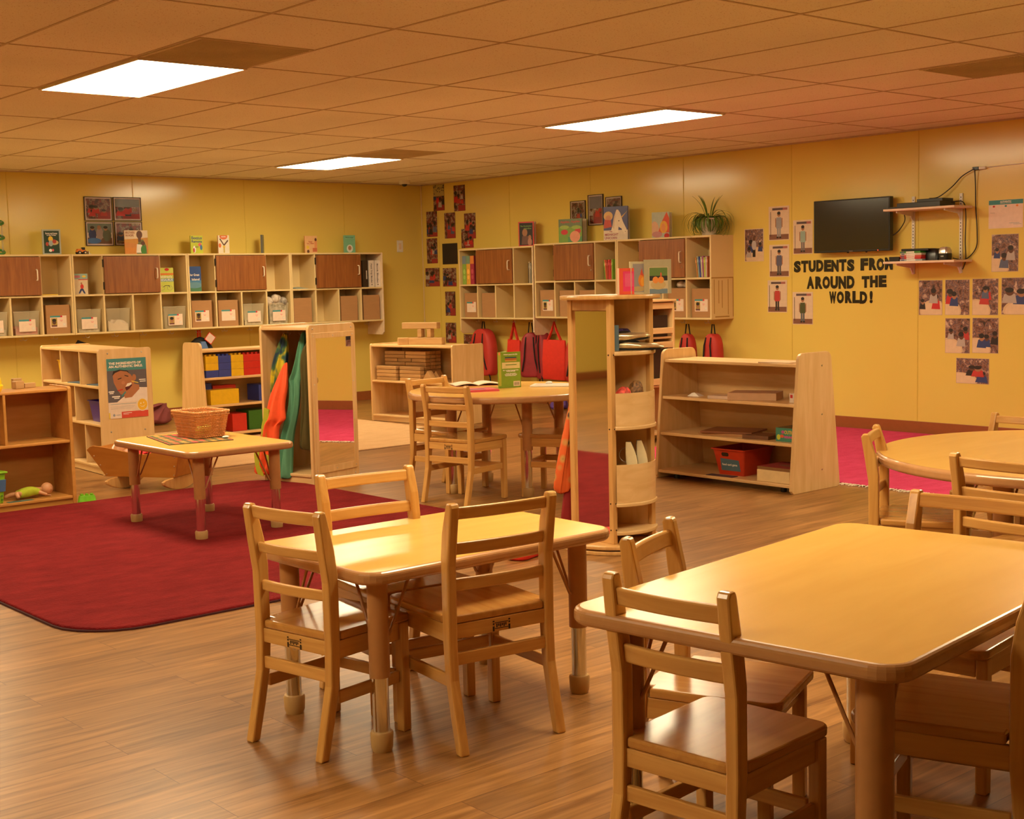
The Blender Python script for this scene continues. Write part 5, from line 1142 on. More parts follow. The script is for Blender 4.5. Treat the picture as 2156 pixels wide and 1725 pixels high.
# costumes hanging on the far-left side of the tower
FLO = bpy.data.materials.new('orange_floral'); FLO.use_nodes = True; nt = FLO.node_tree; bs = nt.nodes['Principled BSDF']; tc = nt.nodes.new('ShaderNodeTexCoord')
v = nt.nodes.new('ShaderNodeTexVoronoi'); v.inputs['Scale'].default_value = 16; nt.links.new(tc.outputs['Object'], v.inputs[0])
cr = nt.nodes.new('ShaderNodeValToRGB'); e = cr.color_ramp.elements; e[0].position = .15; e[0].color = (.10,.04,.02,1); e[1].position = .45; e[1].color = (.75,.13,.02,1); q = e.new(.28); q.color = (.60,.32,.08,1)
nt.links.new(v.outputs['Distance'], cr.inputs[0]); nt.links.new(cr.outputs[0], bs.inputs['Base Color']); bs.inputs['Roughness'].default_value = .8
cloth('floral_dress', 'orange floral dress hanging on the left side of the tower', 'costume', [(-.03,.17,.80,.010,.010),(-.05,.185,.74,.022,.018),(-.075,.20,.60,.036,.028),(-.10,.215,.45,.050,.032),(-.12,.225,.30,.058,.034),(-.125,.23,.24,.03,.02)], FLO, loc=TW.location, seed=13)
cloth('red_costume', 'deep red costume hanging behind the orange floral dress on the tower', 'costume', [(.0,.17,.78,.010,.010),(-.01,.19,.65,.035,.02),(-.02,.205,.45,.060,.03),(-.03,.22,.25,.085,.035),(-.04,.23,.12,.095,.035),(-.04,.23,.07,.05,.03)], mat('deep_red_cloth', (.28,.012,.012), .8), loc=TW.location, seed=14)
cloth('dark_green_costume', 'blackish green costume at the back left post of the tower', 'costume', [(.05,.17,.62,.010,.010),(.05,.19,.50,.03,.02),(.05,.20,.3,.055,.03),(.04,.21,.10,.07,.03),(.04,.21,.055,.04,.02)], mat('bottle_green_cloth', (.02,.035,.018), .8), loc=TW.location, seed=15)

# ------------------------------------------------------------------ things on and in the floor furniture
def on(root, x, y, z):
    """point given in a cabinet's own frame -> world"""
    return root.matrix_basis @ Vector((x, y, z))
BLKW = wood('unit_block_wood', (.40,.215,.075), (.53,.31,.125), .55, (1,6,6), 4, .05, .16)
def ublock(L, d, h, p, rz, label, grp, root=BS):
    key = (L, d, h)
    if key in UB: o = UB[key].copy(); C.objects.link(o)
    else: o = MB().box(-L/2+.001, L/2-.001, -d/2+.0015, d/2-.0015, .0006, h-.0012, BLKW).build('unit_block', bevel=.0045); UB[key] = o
    o.location = on(root, *p); o.rotation_euler[2] = root.rotation_euler[2]+rz; return tag(o, label, 'block', grp)
UB = {}; BH = .0338; zsh = .3835
for r in range(8):
    for k, (x, L) in enumerate(((.205,.27),(.478,.27)) if r not in (3,5) else ((.155,.17),(.333,.18),(.519,.188))):
        ublock(L-.004, .066, BH-.0006, (x,.155,zsh+r*BH), 0, 'long unit block in the front of the big stack in the low cabinet', 'unit blocks in the big stack')
    for c in (1,2):
        ublock(.266, .066, BH-.0006, (.478,.155+.0685*c,zsh+r*BH), 0, 'unit block end on the right side of the big stack, low cabinet', 'unit block ends in the big stack')
for r in range(4): ublock(.26, .066, BH-.0006, (.185,.060,zsh+r*BH), 0, 'unit block in the short four-high stack at the left of the low cabinet', 'unit blocks in the short stack')
for r in range(4): ublock(.27, .060, BH-.0006, (.478,.075,zsh+r*BH), 0, 'unit block in the lower middle stack in front of the big stack', 'unit blocks in the middle stack')
for k, (x, y) in enumerate(((.76,.13),(.72,.06))):
    o = MB().prism([(-.075,0),(.075,0),(0,.10)], 'y', -.033, .033, BLKW).build('triangle_block', bevel=.002, loc=on(BS,x,y,zsh+.0005), rz=BS.rotation_euler[2])
    tag(o, 'triangular wooden block standing right of the big stack, %s' % ('rear one' if k == 0 else 'front one'), 'block')
zt = .7125
for (L,d,h,p,rz_,l) in ((.20,.07,.066,(.36,.16,zt),1.0,'short wooden block lying at the left on top of the low cabinet'),(.36,.07,.066,(.56,.20,zt),.22,'long wooden block lying on top of the low cabinet'),
    (.045,.066,.078,(.50,.185,zt+.0665),.22,'left of two small upright blocks in the top construction'),(.045,.066,.078,(.60,.208,zt+.0665),.22,'right of two small upright blocks in the top construction'),
    (.38,.07,.060,(.50,.188,zt+.145),.22,'long wooden block bridging the top of the block construction')):
    ublock(L,d,h,p,rz_,l,None)

# mega bricks on the tapered shelf at the back
TL = bpy.data.objects['tapered_shelf.001']
BC = {'yellow': (.80,.50,.01), 'blue': (.035,.06,.36), 'red': (.62,.025,.015), 'green': (.03,.16,.015)}
def brick(col, x0, x1, z0, z1, y0=.085, y1=.20, studs=True, label='', name='building_brick'):
    m = mat('brick_'+col, BC[col], .35); b = MB().box(x0+.0008, x1-.0008, y0, y1, z0, z1-.0008, m)
    o = MB().box(-(x1-x0)/2+.0008, (x1-x0)/2-.0008, -(y1-y0)/2, (y1-y0)/2, 0, z1-z0-.0008, m)
    t = o.build(name, bevel=.002, loc=on(TL, (x0+x1)/2, (y0+y1)/2, z0), rz=TL.rotation_euler[2])
    if studs:
        b = MB(); n = max(1, round((x1-x0)/.038)); w = (x1-x0)/n
        for k in range(n):
            for yy in (-.028,.028): b.cyl((-(x1-x0)/2+w*(k+.5),yy,z1-z0-.0009),(-(x1-x0)/2+w*(k+.5),yy,z1-z0+.0125), .0125, None, m, 12)
        b.build('stud', t, smooth=True)
    return tag(t, label, 'building brick', 'large coloured bricks')
z0, hb = .5255, .060
for r in range(3):
    top = r == 2; rn = ('bottom','middle','top')[r]
    brick('yellow' if r else 'blue', .055, .175, z0+r*hb, z0+(r+1)*hb, studs=top, label='%s brick at the %s of the leftmost column on the upper brick shelf' % ('yellow' if r else 'blue', rn))
    brick('blue', .175, .295, z0+r*hb, z0+(r+1)*hb, studs=top, label='blue brick at the %s of the second column on the upper brick shelf' % rn)
    brick('yellow', .295, .415, z0+r*hb, z0+(r+1)*hb, studs=top, label='yellow brick at the %s of the third column on the upper brick shelf' % rn)
    brick('red', .415, .655, z0+r*hb, z0+(r+1)*hb, studs=top, label='long red brick in the %s row of the upper brick shelf' % rn)
    if r == 1: brick('green', .655, .760, z0+r*hb, z0+(r+1)*hb, studs=False, label='single green brick set among the red ones on the upper brick shelf')
    else: brick('red', .655, .895, z0+r*hb, z0+(r+1)*hb, studs=top, label='red brick at the right end of the %s row, by the locker side' % rn)
brick('red', .760, .895, z0+hb, z0+2*hb, studs=False, label='red brick right of the green one, mostly behind the locker')
for col, x0, x1, zz, h_, y0, y1, l in (('yellow',.075,.345,.2955,.125,.06,.20,'large yellow block box on the middle brick shelf'),('red',.18,.40,.2955,.150,.21,.32,'red block behind the large yellow one'),
    ('blue',.06,.17,.2955,.175,.21,.32,'dark blue block in the shadow on the middle brick shelf'),('blue',.56,.80,.2955,.140,.10,.30,'large blue block at the right of the middle brick shelf'),
    ('green',.44,.72,.0555,.165,.08,.30,'large green block box on the bottom brick shelf'),('red',.27,.41,.0555,.150,.06,.25,'red block left of the large green one on the bottom shelf'),('green',.735,.90,.0555,.165,.08,.30,'dark green block next to the locker on the bottom brick shelf')):
    brick(col, x0, x1, zz, zz+h_, y0, y1, False, l, 'block_box')

# bins and books in the compartment cabinet
def tub(label, p, root, w, d, h, m, rz=0, k=.84, name='storage_bin', handle=False, card=None):
    t = thing(name, label, 'bin', on(root,*p), root.rotation_euler[2]+rz); n = 5
    O = rrect(-w/2,w/2,-d/2,d/2,.015,3); R = [[(x*k,y*k,0) for x,y in O],[(x,y,h) for x,y in O],[(x*.97,y*.97,h) for x,y in O],[(x*k*.96,y*k*.96,.004) for x,y in O]]
    b = MB(); b.loft(R, m, cap=False); q = len(O); b.add([(x*k,y*k,0) for x,y in O], [tuple(range(q))[::-1]], m); b.add([(x*k*.96,y*k*.96,.004) for x,y in O], [tuple(range(q))], m)
    b.build('tub', t, smooth=True)
    b = MB().loft([[(x*1.0,y*1.0,h-.008) for x,y in O],[(x*1.07,y*1.07,h-.006) for x,y in O],[(x*1.07,y*1.07,h) for x,y in O],[(x*.97,y*.97,h) for x,y in O]], m, cap=False); b.build('rim', t)
    return t
YB = mat('yellow_bin_plastic', (.85,.52,.01), .35); PB = mat('purple_bin_plastic', (.05,.015,.28), .35)
tub('yellow plastic bin in the top left compartment of the tall cabinet', (.285,.14,.6185), PS, .13,.18,.155, YB)
tub('dark purple plastic bin in the middle row of the tall cabinet', (.93,.17,.3535), PS, .30,.22,.150, PB)
tub('second dark purple bin in the top right compartment, barely visible', (1.02,.27,.6185), PS, .16,.18,.14, PB)
for x, l in ((.60,'blue folder lying in the middle top compartment of the tall cabinet'),(.98,'blue folder lying in the right top compartment of the tall cabinet')):
    o = MB().box(-.10,.10,-.07,.07,0,.005, pm(.09,.14,.19)).build('folder', loc=on(PS,x,.095,.6185), rz=PS.rotation_euler[2]+.1); tag(o, l, 'folder')
o = MB().box(-.02,.02,-.05,.05,0,.16, pm(.55,.50,.02)).build('yellow_folder', loc=on(PS,.20,.14,.3535), rz=PS.rotation_euler[2]); tag(o, 'yellow green folder standing in the middle row of the tall cabinet', 'folder')
# poster on the cabinet end: taped to it
pw_, ph_ = .285, .415
PO = thing('poster', 'poster of a laughing boy with a teal banner, taped to the tall cabinet end', 'poster', on(PS, 1.168, .200, .392), PS.rotation_euler[2]+math.pi/2)
b = MB().box(-pw_/2, pw_/2, -.0012, 0, 0, ph_, pm(.76,.60,.48))
GP = (.12,.10,.11); SKP = (.42,.16,.065)
art(b, [(R4(0,1,.80,1),(.06,.24,.23)),(R4(0,1,.27,.80),GP),
  ([(.22,.27),(.36,.34),(.46,.38),(.80,.50),(1,.49),(1,.27)],(.80,.66,.56)),([(.40,.40),(.42,.33),(.60,.34),(.80,.47),(.80,.54),(.60,.58),(.44,.50)],SKP),
  ([(.13,.72),(.16,.79),(.32,.815),(.52,.79),(.58,.72),(.45,.76),(.25,.74),(.18,.66)],DRK),
  ([(.14,.72),(.20,.76),(.34,.795),(.50,.775),(.60,.72),(.68,.62),(.66,.50),(.56,.42),(.44,.38),(.32,.40),(.24,.48),(.16,.60)],SKP),
  (ellp(.68,.67,.05,.055),SKP),([(.44,.50),(.50,.57),(.60,.585),(.62,.54),(.54,.48),(.47,.455)],(.10,.01,.01)),([(.45,.52),(.50,.575),(.60,.587),(.61,.56),(.54,.53)],(.85,.75,.62)),
  (ellp(.40,.59,.045,.03),(.50,.20,.09)),([(.26,.66),(.36,.68),(.36,.665),(.27,.645)],DRK),([(.44,.72),(.54,.70),(.53,.685),(.44,.705)],DRK),
  ([(.24,.47),(.38,.49),(.38,.47),(.26,.455)],RED),([(.33,.37),(.44,.45),(.46,.43),(.36,.355)],(.06,.24,.23)),([(.60,.62),(.78,.585),(.78,.57),(.62,.60)],YEL),
  (R4(0,1,0,.27),(.76,.60,.48)),(R4(.32,1,0,.105),(.66,.07,.04)),(R4(0,.035,.0,.10),YEL),(R4(.05,.70,.235,.242),(.2,.3,.3)),(R4(.05,.66,.195,.20),(.45,.38,.32)),(R4(.05,.64,.175,.18),(.45,.38,.32)),(R4(.05,.60,.155,.16),(.45,.38,.32)),
  (ellp(.86,.205,.145,.11,24),(.80,.68,.50)),(ellp(.86,.205,.125,.095,24),(.80,.44,.02)),(ellp(.82,.225,.012,.012),(.85,.75,.6)),(ellp(.89,.235,.012,.012),(.85,.75,.6)),
  ([(.79,.19),(.84,.165),(.90,.17),(.94,.21),(.90,.18),(.84,.175)],(.85,.75,.6)),(ellp(.13,.055,.03,.022),(.3,.3,.35)),(R4(.18,.29,.05,.06),(.3,.3,.35)),
  (R4(.02,.16,.44,.46),WHT),(R4(.04,.14,.415,.43),WHT),(R4(.10,.30,.355,.375),WHT),(R4(.15,.28,.33,.345),WHT),(R4(.80,.97,.62,.635),WHT),(R4(.82,.97,.59,.605),WHT),(R4(.36,.58,.075,.083),WHT),(R4(.36,.50,.055,.06),WHT)], -pw_/2, pw_/2, 0, ph_, -.0012, .00012)
b.build('print', PO)
b = MB(); b.text('THE INGREDIENTS OF', .022, TM(-.012,-.0048,ph_*.918), pm(.85,.75,.62), .0009, .0002, width=.232); b.text('AN AUTHENTIC SMILE.', .022, TM(-.006,-.0048,ph_*.865), pm(.85,.75,.62), .0009, .0002, width=.246); b.build('headline', PO)

# toy shelf contents
tg = thing('handled_basket', 'lime green perforated basket with a blue label on the toy shelf floor', 'basket', (-6.565,-4.375,.0585), R_(3))
LG = mat('lime_plastic', (.25,.50,.02), .4)
b = MB().hex([(-.065,-.075,0),(.065,-.075,0),(.065,.075,0),(-.065,.075,0)],[(-.080,-.090,.175),(.080,-.090,.175),(.080,.090,.175),(-.080,.090,.175)], LG); b.build('tub', tg, bevel=.006)
MB().box(-.090,.090,-.100,.100,.1755,.186, LG).build('rim', tg, bevel=.003)
MB().hex([(-.075,-.086,.07),(.076,-.086,.07),(.076,-.0800,.07),(-.075,-.0800,.07)],[(-.079,-.0935,.14),(.080,-.0935,.14),(.080,-.088,.14),(-.079,-.088,.14)], pm(.06,.13,.28)).build('label_card', tg)
b = MB()
for x in (.015,.035,.055):
    for z in (.022,.045): b.tube([(x,-.078-z*.085,z),(x,-.0800-z*.085,z)], .0065, pm(.07,.16,.01), 10)
b.build('hole', tg)
o = MB().box(-.075,.075,-.02,.02,0,.002, pm(.07,.13,.11)).build('sticker_strip', loc=(-6.40,-4.452,.0585), rz=.02); tag(o, 'dark teal paper strip taped on the bottom shelf edge of the toy shelf', 'paper strip')
t = thing('yellow_toy', 'bright yellow rounded plastic toy on top of the toy shelf, cut by the picture edge', 'toy', (-6.50,-4.39,.7075))
YT = mat('bright_yellow_plastic', (.85,.58,.01), .3)
MB().lathe([(.001,0),(.045,0),(.058,.02),(.060,.035),(.050,.045),(.052,.055),(.040,.10),(.026,.118),(.001,.122)], YT, 24).build('body', t, smooth=True)
MB().lathe([(.001,.1222),(.012,.122),(.012,.128),(.001,.129)], mat('amber_plastic', (.7,.35,.01), .3), 16).build('cap', t, smooth=True)
for (x,y,L,d,h,r_,l) in ((-6.305,-4.27,.06,.04,.045,.3,'tilted pale wooden block nearest the yellow toy'),(-6.295,-4.225,.055,.035,.06,.0,'brown wooden block standing at the back of the toy shelf top'),(-6.225,-4.235,.07,.035,.028,.1,'brown wooden block lying at the right of the toy shelf top')):
    o = MB().box(-L/2,L/2,-d/2,d/2,0,h, BLKW).build('unit_block', bevel=.003, loc=(x,y,.7075), rz=r_); tag(o, l, 'block')
# green plastic toy on the floor
t = MB(); rr_ = [[(x*s_,y*s_,z) for x,y in rrect(-.055,.055,-.032,.032,.014,4)] for s_,z in ((1.05,0),(1.0,.004),(.86,.040),(.78,.047))]
t.loft(rr_, mat('bright_green_plastic', (.16,.48,.01), .35, noise=(.2,30,(1,1,1))))
for k in range(3):
    for j in range(2): t.tube([(-.028+.028*k,-.012+.024*j,.0465),(-.028+.028*k,-.012+.024*j,.055)], .009, MATS['bright_green_plastic'], 12)
o = t.build('green_toy', smooth=True, loc=(-6.0,-4.465,.0), rz=R_(-20)); tag(o, 'bright green ridged plastic toy on the floor at the rug edge', 'toy')

# basket and mat on the small table
ZS = .4702
t = MB(); PL = mat('plaid_mat', (.50,.05,.05), .8)
pl = bpy.data.materials.new('plaid_cloth'); pl.use_nodes = True; nt = pl.node_tree; bs = nt.nodes['Principled BSDF']; tc = nt.nodes.new('ShaderNodeTexCoord')
br = nt.nodes.new('ShaderNodeTexBrick'); br.inputs['Scale'].default_value = 5; br.inputs['Color1'].default_value = (.62,.05,.05,1); br.inputs['Color2'].default_value = (.45,.30,.05,1); br.inputs['Mortar'].default_value = (.12,.10,.03,1); br.inputs['Mortar Size'].default_value = .06
nt.links.new(tc.outputs['Object'], br.inputs[0]); nt.links.new(br.outputs['Color'], bs.inputs['Base Color']); bs.inputs['Roughness'].default_value = .85
o = MB().box(-.235,.235,-.17,.17,0,.003, pl).box(-.237,.237,-.173,-.170,0,.0035, pm(*DRK)).box(-.237,-.235,-.170,.17,0,.0035, pm(*DRK)).box(.235,.237,-.170,.17,0,.0035, pm(*DRK)).box(-.237,.237,.170,.173,0,.0035, pm(*DRK)).build('place_mat', loc=(-5.905,-5.635,ZS), rz=R_(90-12))
tag(o, 'red and green plaid place mat under the wicker basket', 'place mat')
BK = thing('wicker_basket', 'square brown wicker basket on the plaid mat', 'basket', (-5.822,-5.615,ZS+.0037), R_(2))
WK = mat('wicker', (.56,.21,.055), .5, noise=(.25, 30, (1,1,1))); WK2 = mat('wicker_light', (.68,.32,.11), .45)
def sq(u, w, d, r=.02):
    P = rrect(-w/2,w/2,-d/2,d/2,r,4); n = len(P); L = [0]
    for i in range(n): L.append(L[-1]+math.dist(P[i], P[(i+1) % n]))
    s_ = (u % 1)*L[-1]
    for i in range(n):
        if s_ <= L[i+1]+1e-9:
            f = (s_-L[i])/max(1e-9, L[i+1]-L[i]); a, c = P[i], P[(i+1) % n]; return (a[0]+(c[0]-a[0])*f, a[1]+(c[1]-a[1])*f)
    return P[0]
NS = 56; b = MB(); Hb = .140
for r in range(15):
    z = .004+r*(Hb-.008)/14; k = z/Hb; w, d = .170+.040*k, .215+.045*k; P = []
    for i in range(NS*2):
        x, y = sq(i/(NS*2), w, d); ln = math.hypot(x,y); o_ = .0022*(1 if (i//1+r) % 2 else -1); P.append((x+x/ln*o_, y+y/ln*o_, z))
    b.tube(P+[P[0]], .0038, WK, 5, cap=False)
b.build('weave', BK, smooth=True)
b = MB()
for i in range(NS):
    x0, y0 = sq(i/NS, .170, .215); x1, y1 = sq(i/NS, .210, .260); b.tube([(x0,y0,.001),(x1,y1,Hb)], .0022, WK2, 5)
b.build('stake', BK)
b = MB(); 
for z, dz in ((Hb+.002,0),(Hb-.0005,1),(Hb-.014,2)):
    P = [];
    for i in range(420):
        x, y = sq(i/420, .217, .267); ln = math.hypot(x,y); P.append((x+x/ln*.002*math.cos(i*1.3+dz*3), y+y/ln*.002*math.cos(i*1.3+dz*3), z+.0022*math.sin(i*1.3+dz*3)))
    b.tube(P+[P[0]], .0042 if dz < 2 else .003, WK2, 6, cap=False)
b.build('rim', BK, smooth=True)
MB().prism(rrect(-.083,.083,-.105,.105,.02), 'z', .0, .004, WK).build('bottom', BK)
for x, y, c, l in ((-.03,-.04,(.45,.55,.05),'lime green ball inside the wicker basket, nearest side'),(.05,.03,(.70,.60,.08),'yellow ball inside the wicker basket')):
    o = MB().ell((0,0,.028), (.028,.028,.028), pm(*c,.4)).build('small_ball', smooth=True, loc=BK.matrix_basis @ Vector((x,y,.005))); tag(o, l, 'ball')
o = MB().ell((0,0,.006),(.02,.014,.006), WHITE).build('white_tag', smooth=True, loc=(-5.775,-5.80,ZS+.004)); tag(o, 'small white crumpled tag at the mat corner', 'tag')

# on the round table
ZR = .6202
gb = book('bright green activity book standing open on the round table, back cover showing', .150, .222, .006, (.22,.36,.03), (-3.885,-5.965,ZR), R_(-17),
  [(R4(0,.12,.06,.92),(.45,.45,.05)),(R4(0,.1,.92,1),(.75,.28,.10)),(R4(.30,.82,.83,.86),(.02,.06,.12)),(R4(.30,.82,.785,.815),(.55,.05,.04)),(R4(.30,.82,.74,.77),(.70,.30,.06)),(R4(.16,.96,.54,.71),(.72,.62,.30)),(R4(.32,.82,.63,.655),(.18,.28,.05)),(R4(.66,.96,.04,.18),(.75,.62,.45))]+[(R4(.70+.025*k,.71+.025*k,.07,.15),DRK) for k in range(9)],
  [('National geographic Kids',.008,.55,.93,WHT,.62),('Be a national geographic',.0065,.55,.49,WHT,.7),('SUPER READER!',.0065,.55,.46,WHT,.4),('Level 1 Pre-reader',.0055,.55,.40,WHT,.45),('Level 2 Kids who read',.0055,.55,.37,WHT,.55),('Level 3 Fluent readers',.0055,.55,.34,WHT,.5)], fan=48, name='activity_book')
t = thing('open_book', 'open picture book lying on the round table behind the pink one', 'book', (-3.86,-5.60,ZR), R_(-28))
for sx in (-1,1):
    P = [(0,.002)]+[(sx*.15*k/8, .003+.016*math.sin(math.pi*min(1,k/8*1.0))*(1-k/16)) for k in range(1,9)]
    Q = [(p[0],p[1]+.004) for p in P]; poly = P+Q[::-1]
    MB().prism(poly if sx > 0 else poly[::-1], 'y', -.10, .10, pm(.80,.68,.52)).build('page_block', t)
MB().box(-.153,.153,-.103,.103,0,.0018, pm(.5,.1,.06)).build('cover', t)
o = MB().box(-.12,.12,-.09,.09,0,.005, pm(*PNK)); art_m = pm(.65,.06,.09); o.box(-.118,.118,-.088,.088,.0051,.012, art_m, pm(.70,.12,.14)); o.box(-.06,.05,-.05,.0,.0121,.0124, pm(.15,.10,.12))
o = o.build('pink_book', loc=(-4.165,-5.975,ZR), rz=R_(-22)); tag(o, 'pink covered book lying flat near the edge of the round table', 'book')
t = thing('white_tablet', 'white framed tablet lying on the right of the round table', 'tablet', (-3.64,-6.09,ZR), R_(-52))
MB().prism(rrect(-.13,.13,-.085,.085,.012), 'z', 0, .010, WHITEP).build('frame', t, bevel=.003); MB().box(-.105,.105,-.068,.068,.0102,.0108, pm(.60,.50,.42)).build('screen', t)
MB().ell((-.03,.05,.016),(.022,.012,.010), WHITEP).build('knob', t, smooth=True)

# tower: books on top
TX0 = Vector(TW.location); ZTT = 1.2065
book('thick red and pink board book at the left on top of the tower', .075, .122, .030, (.75,.10,.05), (TX0.x+.0,TX0.y-.105,ZTT), R_(-22), [(R4(.25,1,.12,.88),(.75,.04,.16)),(R4(.38,.95,.30,.8),(.75,.10,.22))], name='board_book', spine=(.80,.62,.45))
book('grey patterned picture book with an orange hen, middle of the tower top', .098, .152, .012, (.55,.48,.30), (TX0.x+.062,TX0.y-.130,ZTT), R_(-10), [(R4(.12,1,.06,.93),(.30,.27,.27)),(ellp(.66,.42,.22,.20),(.72,.22,.03)),(ellp(.72,.38,.15,.14),(.80,.35,.04)),(ellp(.45,.16,.4,.08),(.5,.35,.15)),([(.55,.6),(.65,.8),(.75,.55)],(.6,.08,.04))], name='picture_book')
book('tan patterned picture book with two hens on a nest, right on the tower top', .130, .160, .012, (.42,.36,.22), (TX0.x+.140,TX0.y-.178,ZTT), R_(-36), [(R4(.18,.88,.0,.78),(.60,.48,.28)),(R4(.20,.86,.52,.76),(.12,.20,.04)),(R4(.20,.86,.38,.52),DRK),(R4(.20,.86,.0,.14),(.16,.22,.26)),(ellp(.52,.26,.28,.14),(.55,.38,.16)),(ellp(.42,.40,.11,.10),(.75,.25,.04)),(ellp(.62,.40,.11,.10),(.75,.25,.04)),(ellp(.62,.55,.03,.07),(.6,.1,.04))], name='picture_book')
# shoes
def shoe(label, p, rz, m, L=.22, w=.035, hh=.045, tilt=(0,0), m2=None, cat='shoe', name='shoe'):
    n = 14; R = []
    for i in range(n+1):
        u = i/n; x = -L/2+L*u; ww = w*(.62+.5*math.sin(math.pi*min(1,max(0,(u-.1)/.9)))**.8)*(1 if u < .88 else 1-(u-.88)*5.5); h_ = hh*(1-.55*u) if u > .35 else hh*(.80+.1*math.sin(u*9))
        h_ *= (1 if u < .9 else 1-(u-.9)*4); ww *= .75 if u < .04 else 1
        R.append([(x, ww*math.cos(a), max(0,h_*.45+h_*.55*math.sin(a)) if True else 0) for a in [2*math.pi*k/16 for k in range(16)]])
    t = thing(name, label, cat, p, rz)
    o = MB().loft(R, m).build('upper', t, smooth=True)
    MB().prism([(-L/2+.004,-w*.55),(-.02,-w*.62),(L*.25,-w*.9),(L*.42,-w*.6),(L*.49,0),(L*.42,w*.6),(L*.25,w*.9),(-.02,w*.62),(-L/2+.004,w*.55)], 'z', -.006, .002, m2 or BLACKP).build('sole', t)
    MB().ell((-L*.22,0,hh*.80),(L*.20,w*.52,hh*.18), m2 or BLACKP, 16, 6).build('opening', t, smooth=True)
    t.rotation_euler = (tilt[0], tilt[1], rz); return t
SIL = mat('silver_gold_leather', (.70,.56,.34), .28, .75, noise=(.2,25,(1,1,1)))
IV = mat('ivory_leather', (.72,.60,.36), .4)
def ts(x, y, z): return Vector((TX0.x+x, TX0.y+y, z))
shoe('lower silver gold ladies shoe on the top shelf of the tower', ts(.045,-.155,.9525), R_(-38), SIL, .215, .034, .040)
shoe('upper silver gold ladies shoe resting on the lower one', ts(.015,-.125,.996), R_(-32), SIL, .18, .034, .046, (0,R_(-6)))
cloth('purple_hat', 'glittery dark purple hat behind the silver shoes on the tower', 'hat', [(0,0,0,.075,.05),(0,0,.03,.08,.055),(.01,0,.07,.065,.045),(.02,0,.10,.035,.03)], mat('purple_glitter', (.06,.03,.10), .5, noise=(.8,80,(1,1,1))), loc=ts(.01,-.045,.9465), seed=21, amp=.12)
o = MB().box(-.02,.02,-.006,.006,0,.12, pm(.08,.13,.16)).build('slim_dvd', loc=ts(-.085,-.125,.9465), rz=R_(-40)); o.location.z = 1.0; o.location = ts(-.092,-.118,.9465); tag(o, 'slim dark blue case standing against the tower corner post', 'case')
cloth('floral_slipper', 'red slipper with a white flower pattern in the upper curved bin', 'slipper', [(0,0,0,.05,.035),(0,0,.06,.055,.04),(.005,0,.12,.05,.035),(.01,0,.165,.035,.025),(.01,0,.178,.012,.01)], mat('red_white_floral', (.60,.06,.04), .6, noise=(.9,60,(1,1,1))), loc=ts(-.050,-.120,.5990), seed=22, amp=.05)
cloth('leopard_slipper', 'brown leopard print slipper in the upper curved bin', 'slipper', [(0,0,0,.035,.03),(0,0,.08,.042,.035),(.0,0,.15,.042,.035),(.005,0,.19,.028,.025),(.005,0,.20,.01,.01)], mat('leopard_print', (.22,.10,.03), .6, noise=(.9,90,(1,1,1))), loc=ts(.040,-.120,.5990), seed=23, amp=.05)
def heel(label, p, rz, tilt):
    """shoe standing on its toe in the bin, sole outward"""
    t = thing('heeled_shoe', label, 'shoe', p, rz); n = 12; R = []
    for i in range(n+1):
        u = i/n; z = .275*u; w = .031*math.sin(math.pi*(.12+.80*u))**.7 if u < .97 else .012; w = w*(1-.35*math.exp(-((u-.45)/.16)**2))
        cx = .020*math.sin(u*3.0)
        R.append([(cx+w*math.cos(a), .008*math.sin(a)-.01*math.sin(u*5), z) for a in [2*math.pi*k/14 for k in range(14)]])
    MB().loft(R, IV).build('sole', t, smooth=True)
    MB().loft([[(p_[0]+.004, p_[1]+.012, p_[2]) for p_ in r] for r in R[2:]], BLACKP).build('upper', t, smooth=True)
    t.rotation_euler = (tilt, 0, rz)
heel('left of two ivory shoes standing in the lower curved bin of the tower', ts(-.050,-.150,.2440), R_(-35), R_(4))
heel('right of two ivory shoes standing in the lower curved bin of the tower', ts(.025,-.145,.2440), R_(-20), R_(4))
o = MB().tube([(.035*math.cos(a),0,.035*math.sin(a)+.30) for a in [2*math.pi*k/20 for k in range(21)]], .0022, STEEL, 6, cap=False).build('wire_ring', smooth=True, loc=ts(-.02,-.09,.10), rz=R_(-40)); 
o.location = ts(-.005,-.10,.1495); tag(o, 'thin wire ring behind the ivory shoes in the tower bin', 'ring')
o = MB().prism(rrect(-.14,.14,-.06,.06,.05), 'z', 0, .05, RED2).build('red_pouch', loc=(-5.22,-7.62,.0), rz=.3, bevel=.02, seg=3); tag(o, 'red pouch lying on the floor behind the middle table legs', 'pouch')

# contents of the right tapered shelf (own frame: x from its left end, y inward)
RS = bpy.data.objects['tapered_shelf']
def rs(x, y, z): return on(RS, x, y, z)
rzs = RS.rotation_euler[2]
def boxy(name, label, cat, p, rz, w, d, h, side, topc=None, shapes=(), txt=()):
    b = MB().box(-w/2,w/2,-d/2,d/2,0,h, pm(*side), pm(*(topc or side))); art(b, shapes, -w/2, w/2, 0, h, -d/2)
    for s_, size, u, v, col, wd in txt: b.text(s_, size, TM(-w/2+u*w, -d/2-.0012, v*h), pm(*col), .0005, .0002, width=wd*w)
    o = b.build(name, loc=rs(*p), rz=rzs+rz, bevel=.0015); return tag(o, label, cat)
zs1, zs2, zs3 = .0555, .2955, .5255
boxy('puzzle_box', 'worn pinkish puzzle box on the upper shelf of the right unit', 'box', (.66,.20,zs3), .45, .30,.20,.045, (.62,.38,.22), (.50,.27,.16))
boxy('flat_box', 'thin pale box under the edge of the puzzle box', 'box', (.47,.12,zs3), .2, .16,.10,.020, (.68,.50,.38), (.60,.42,.30))
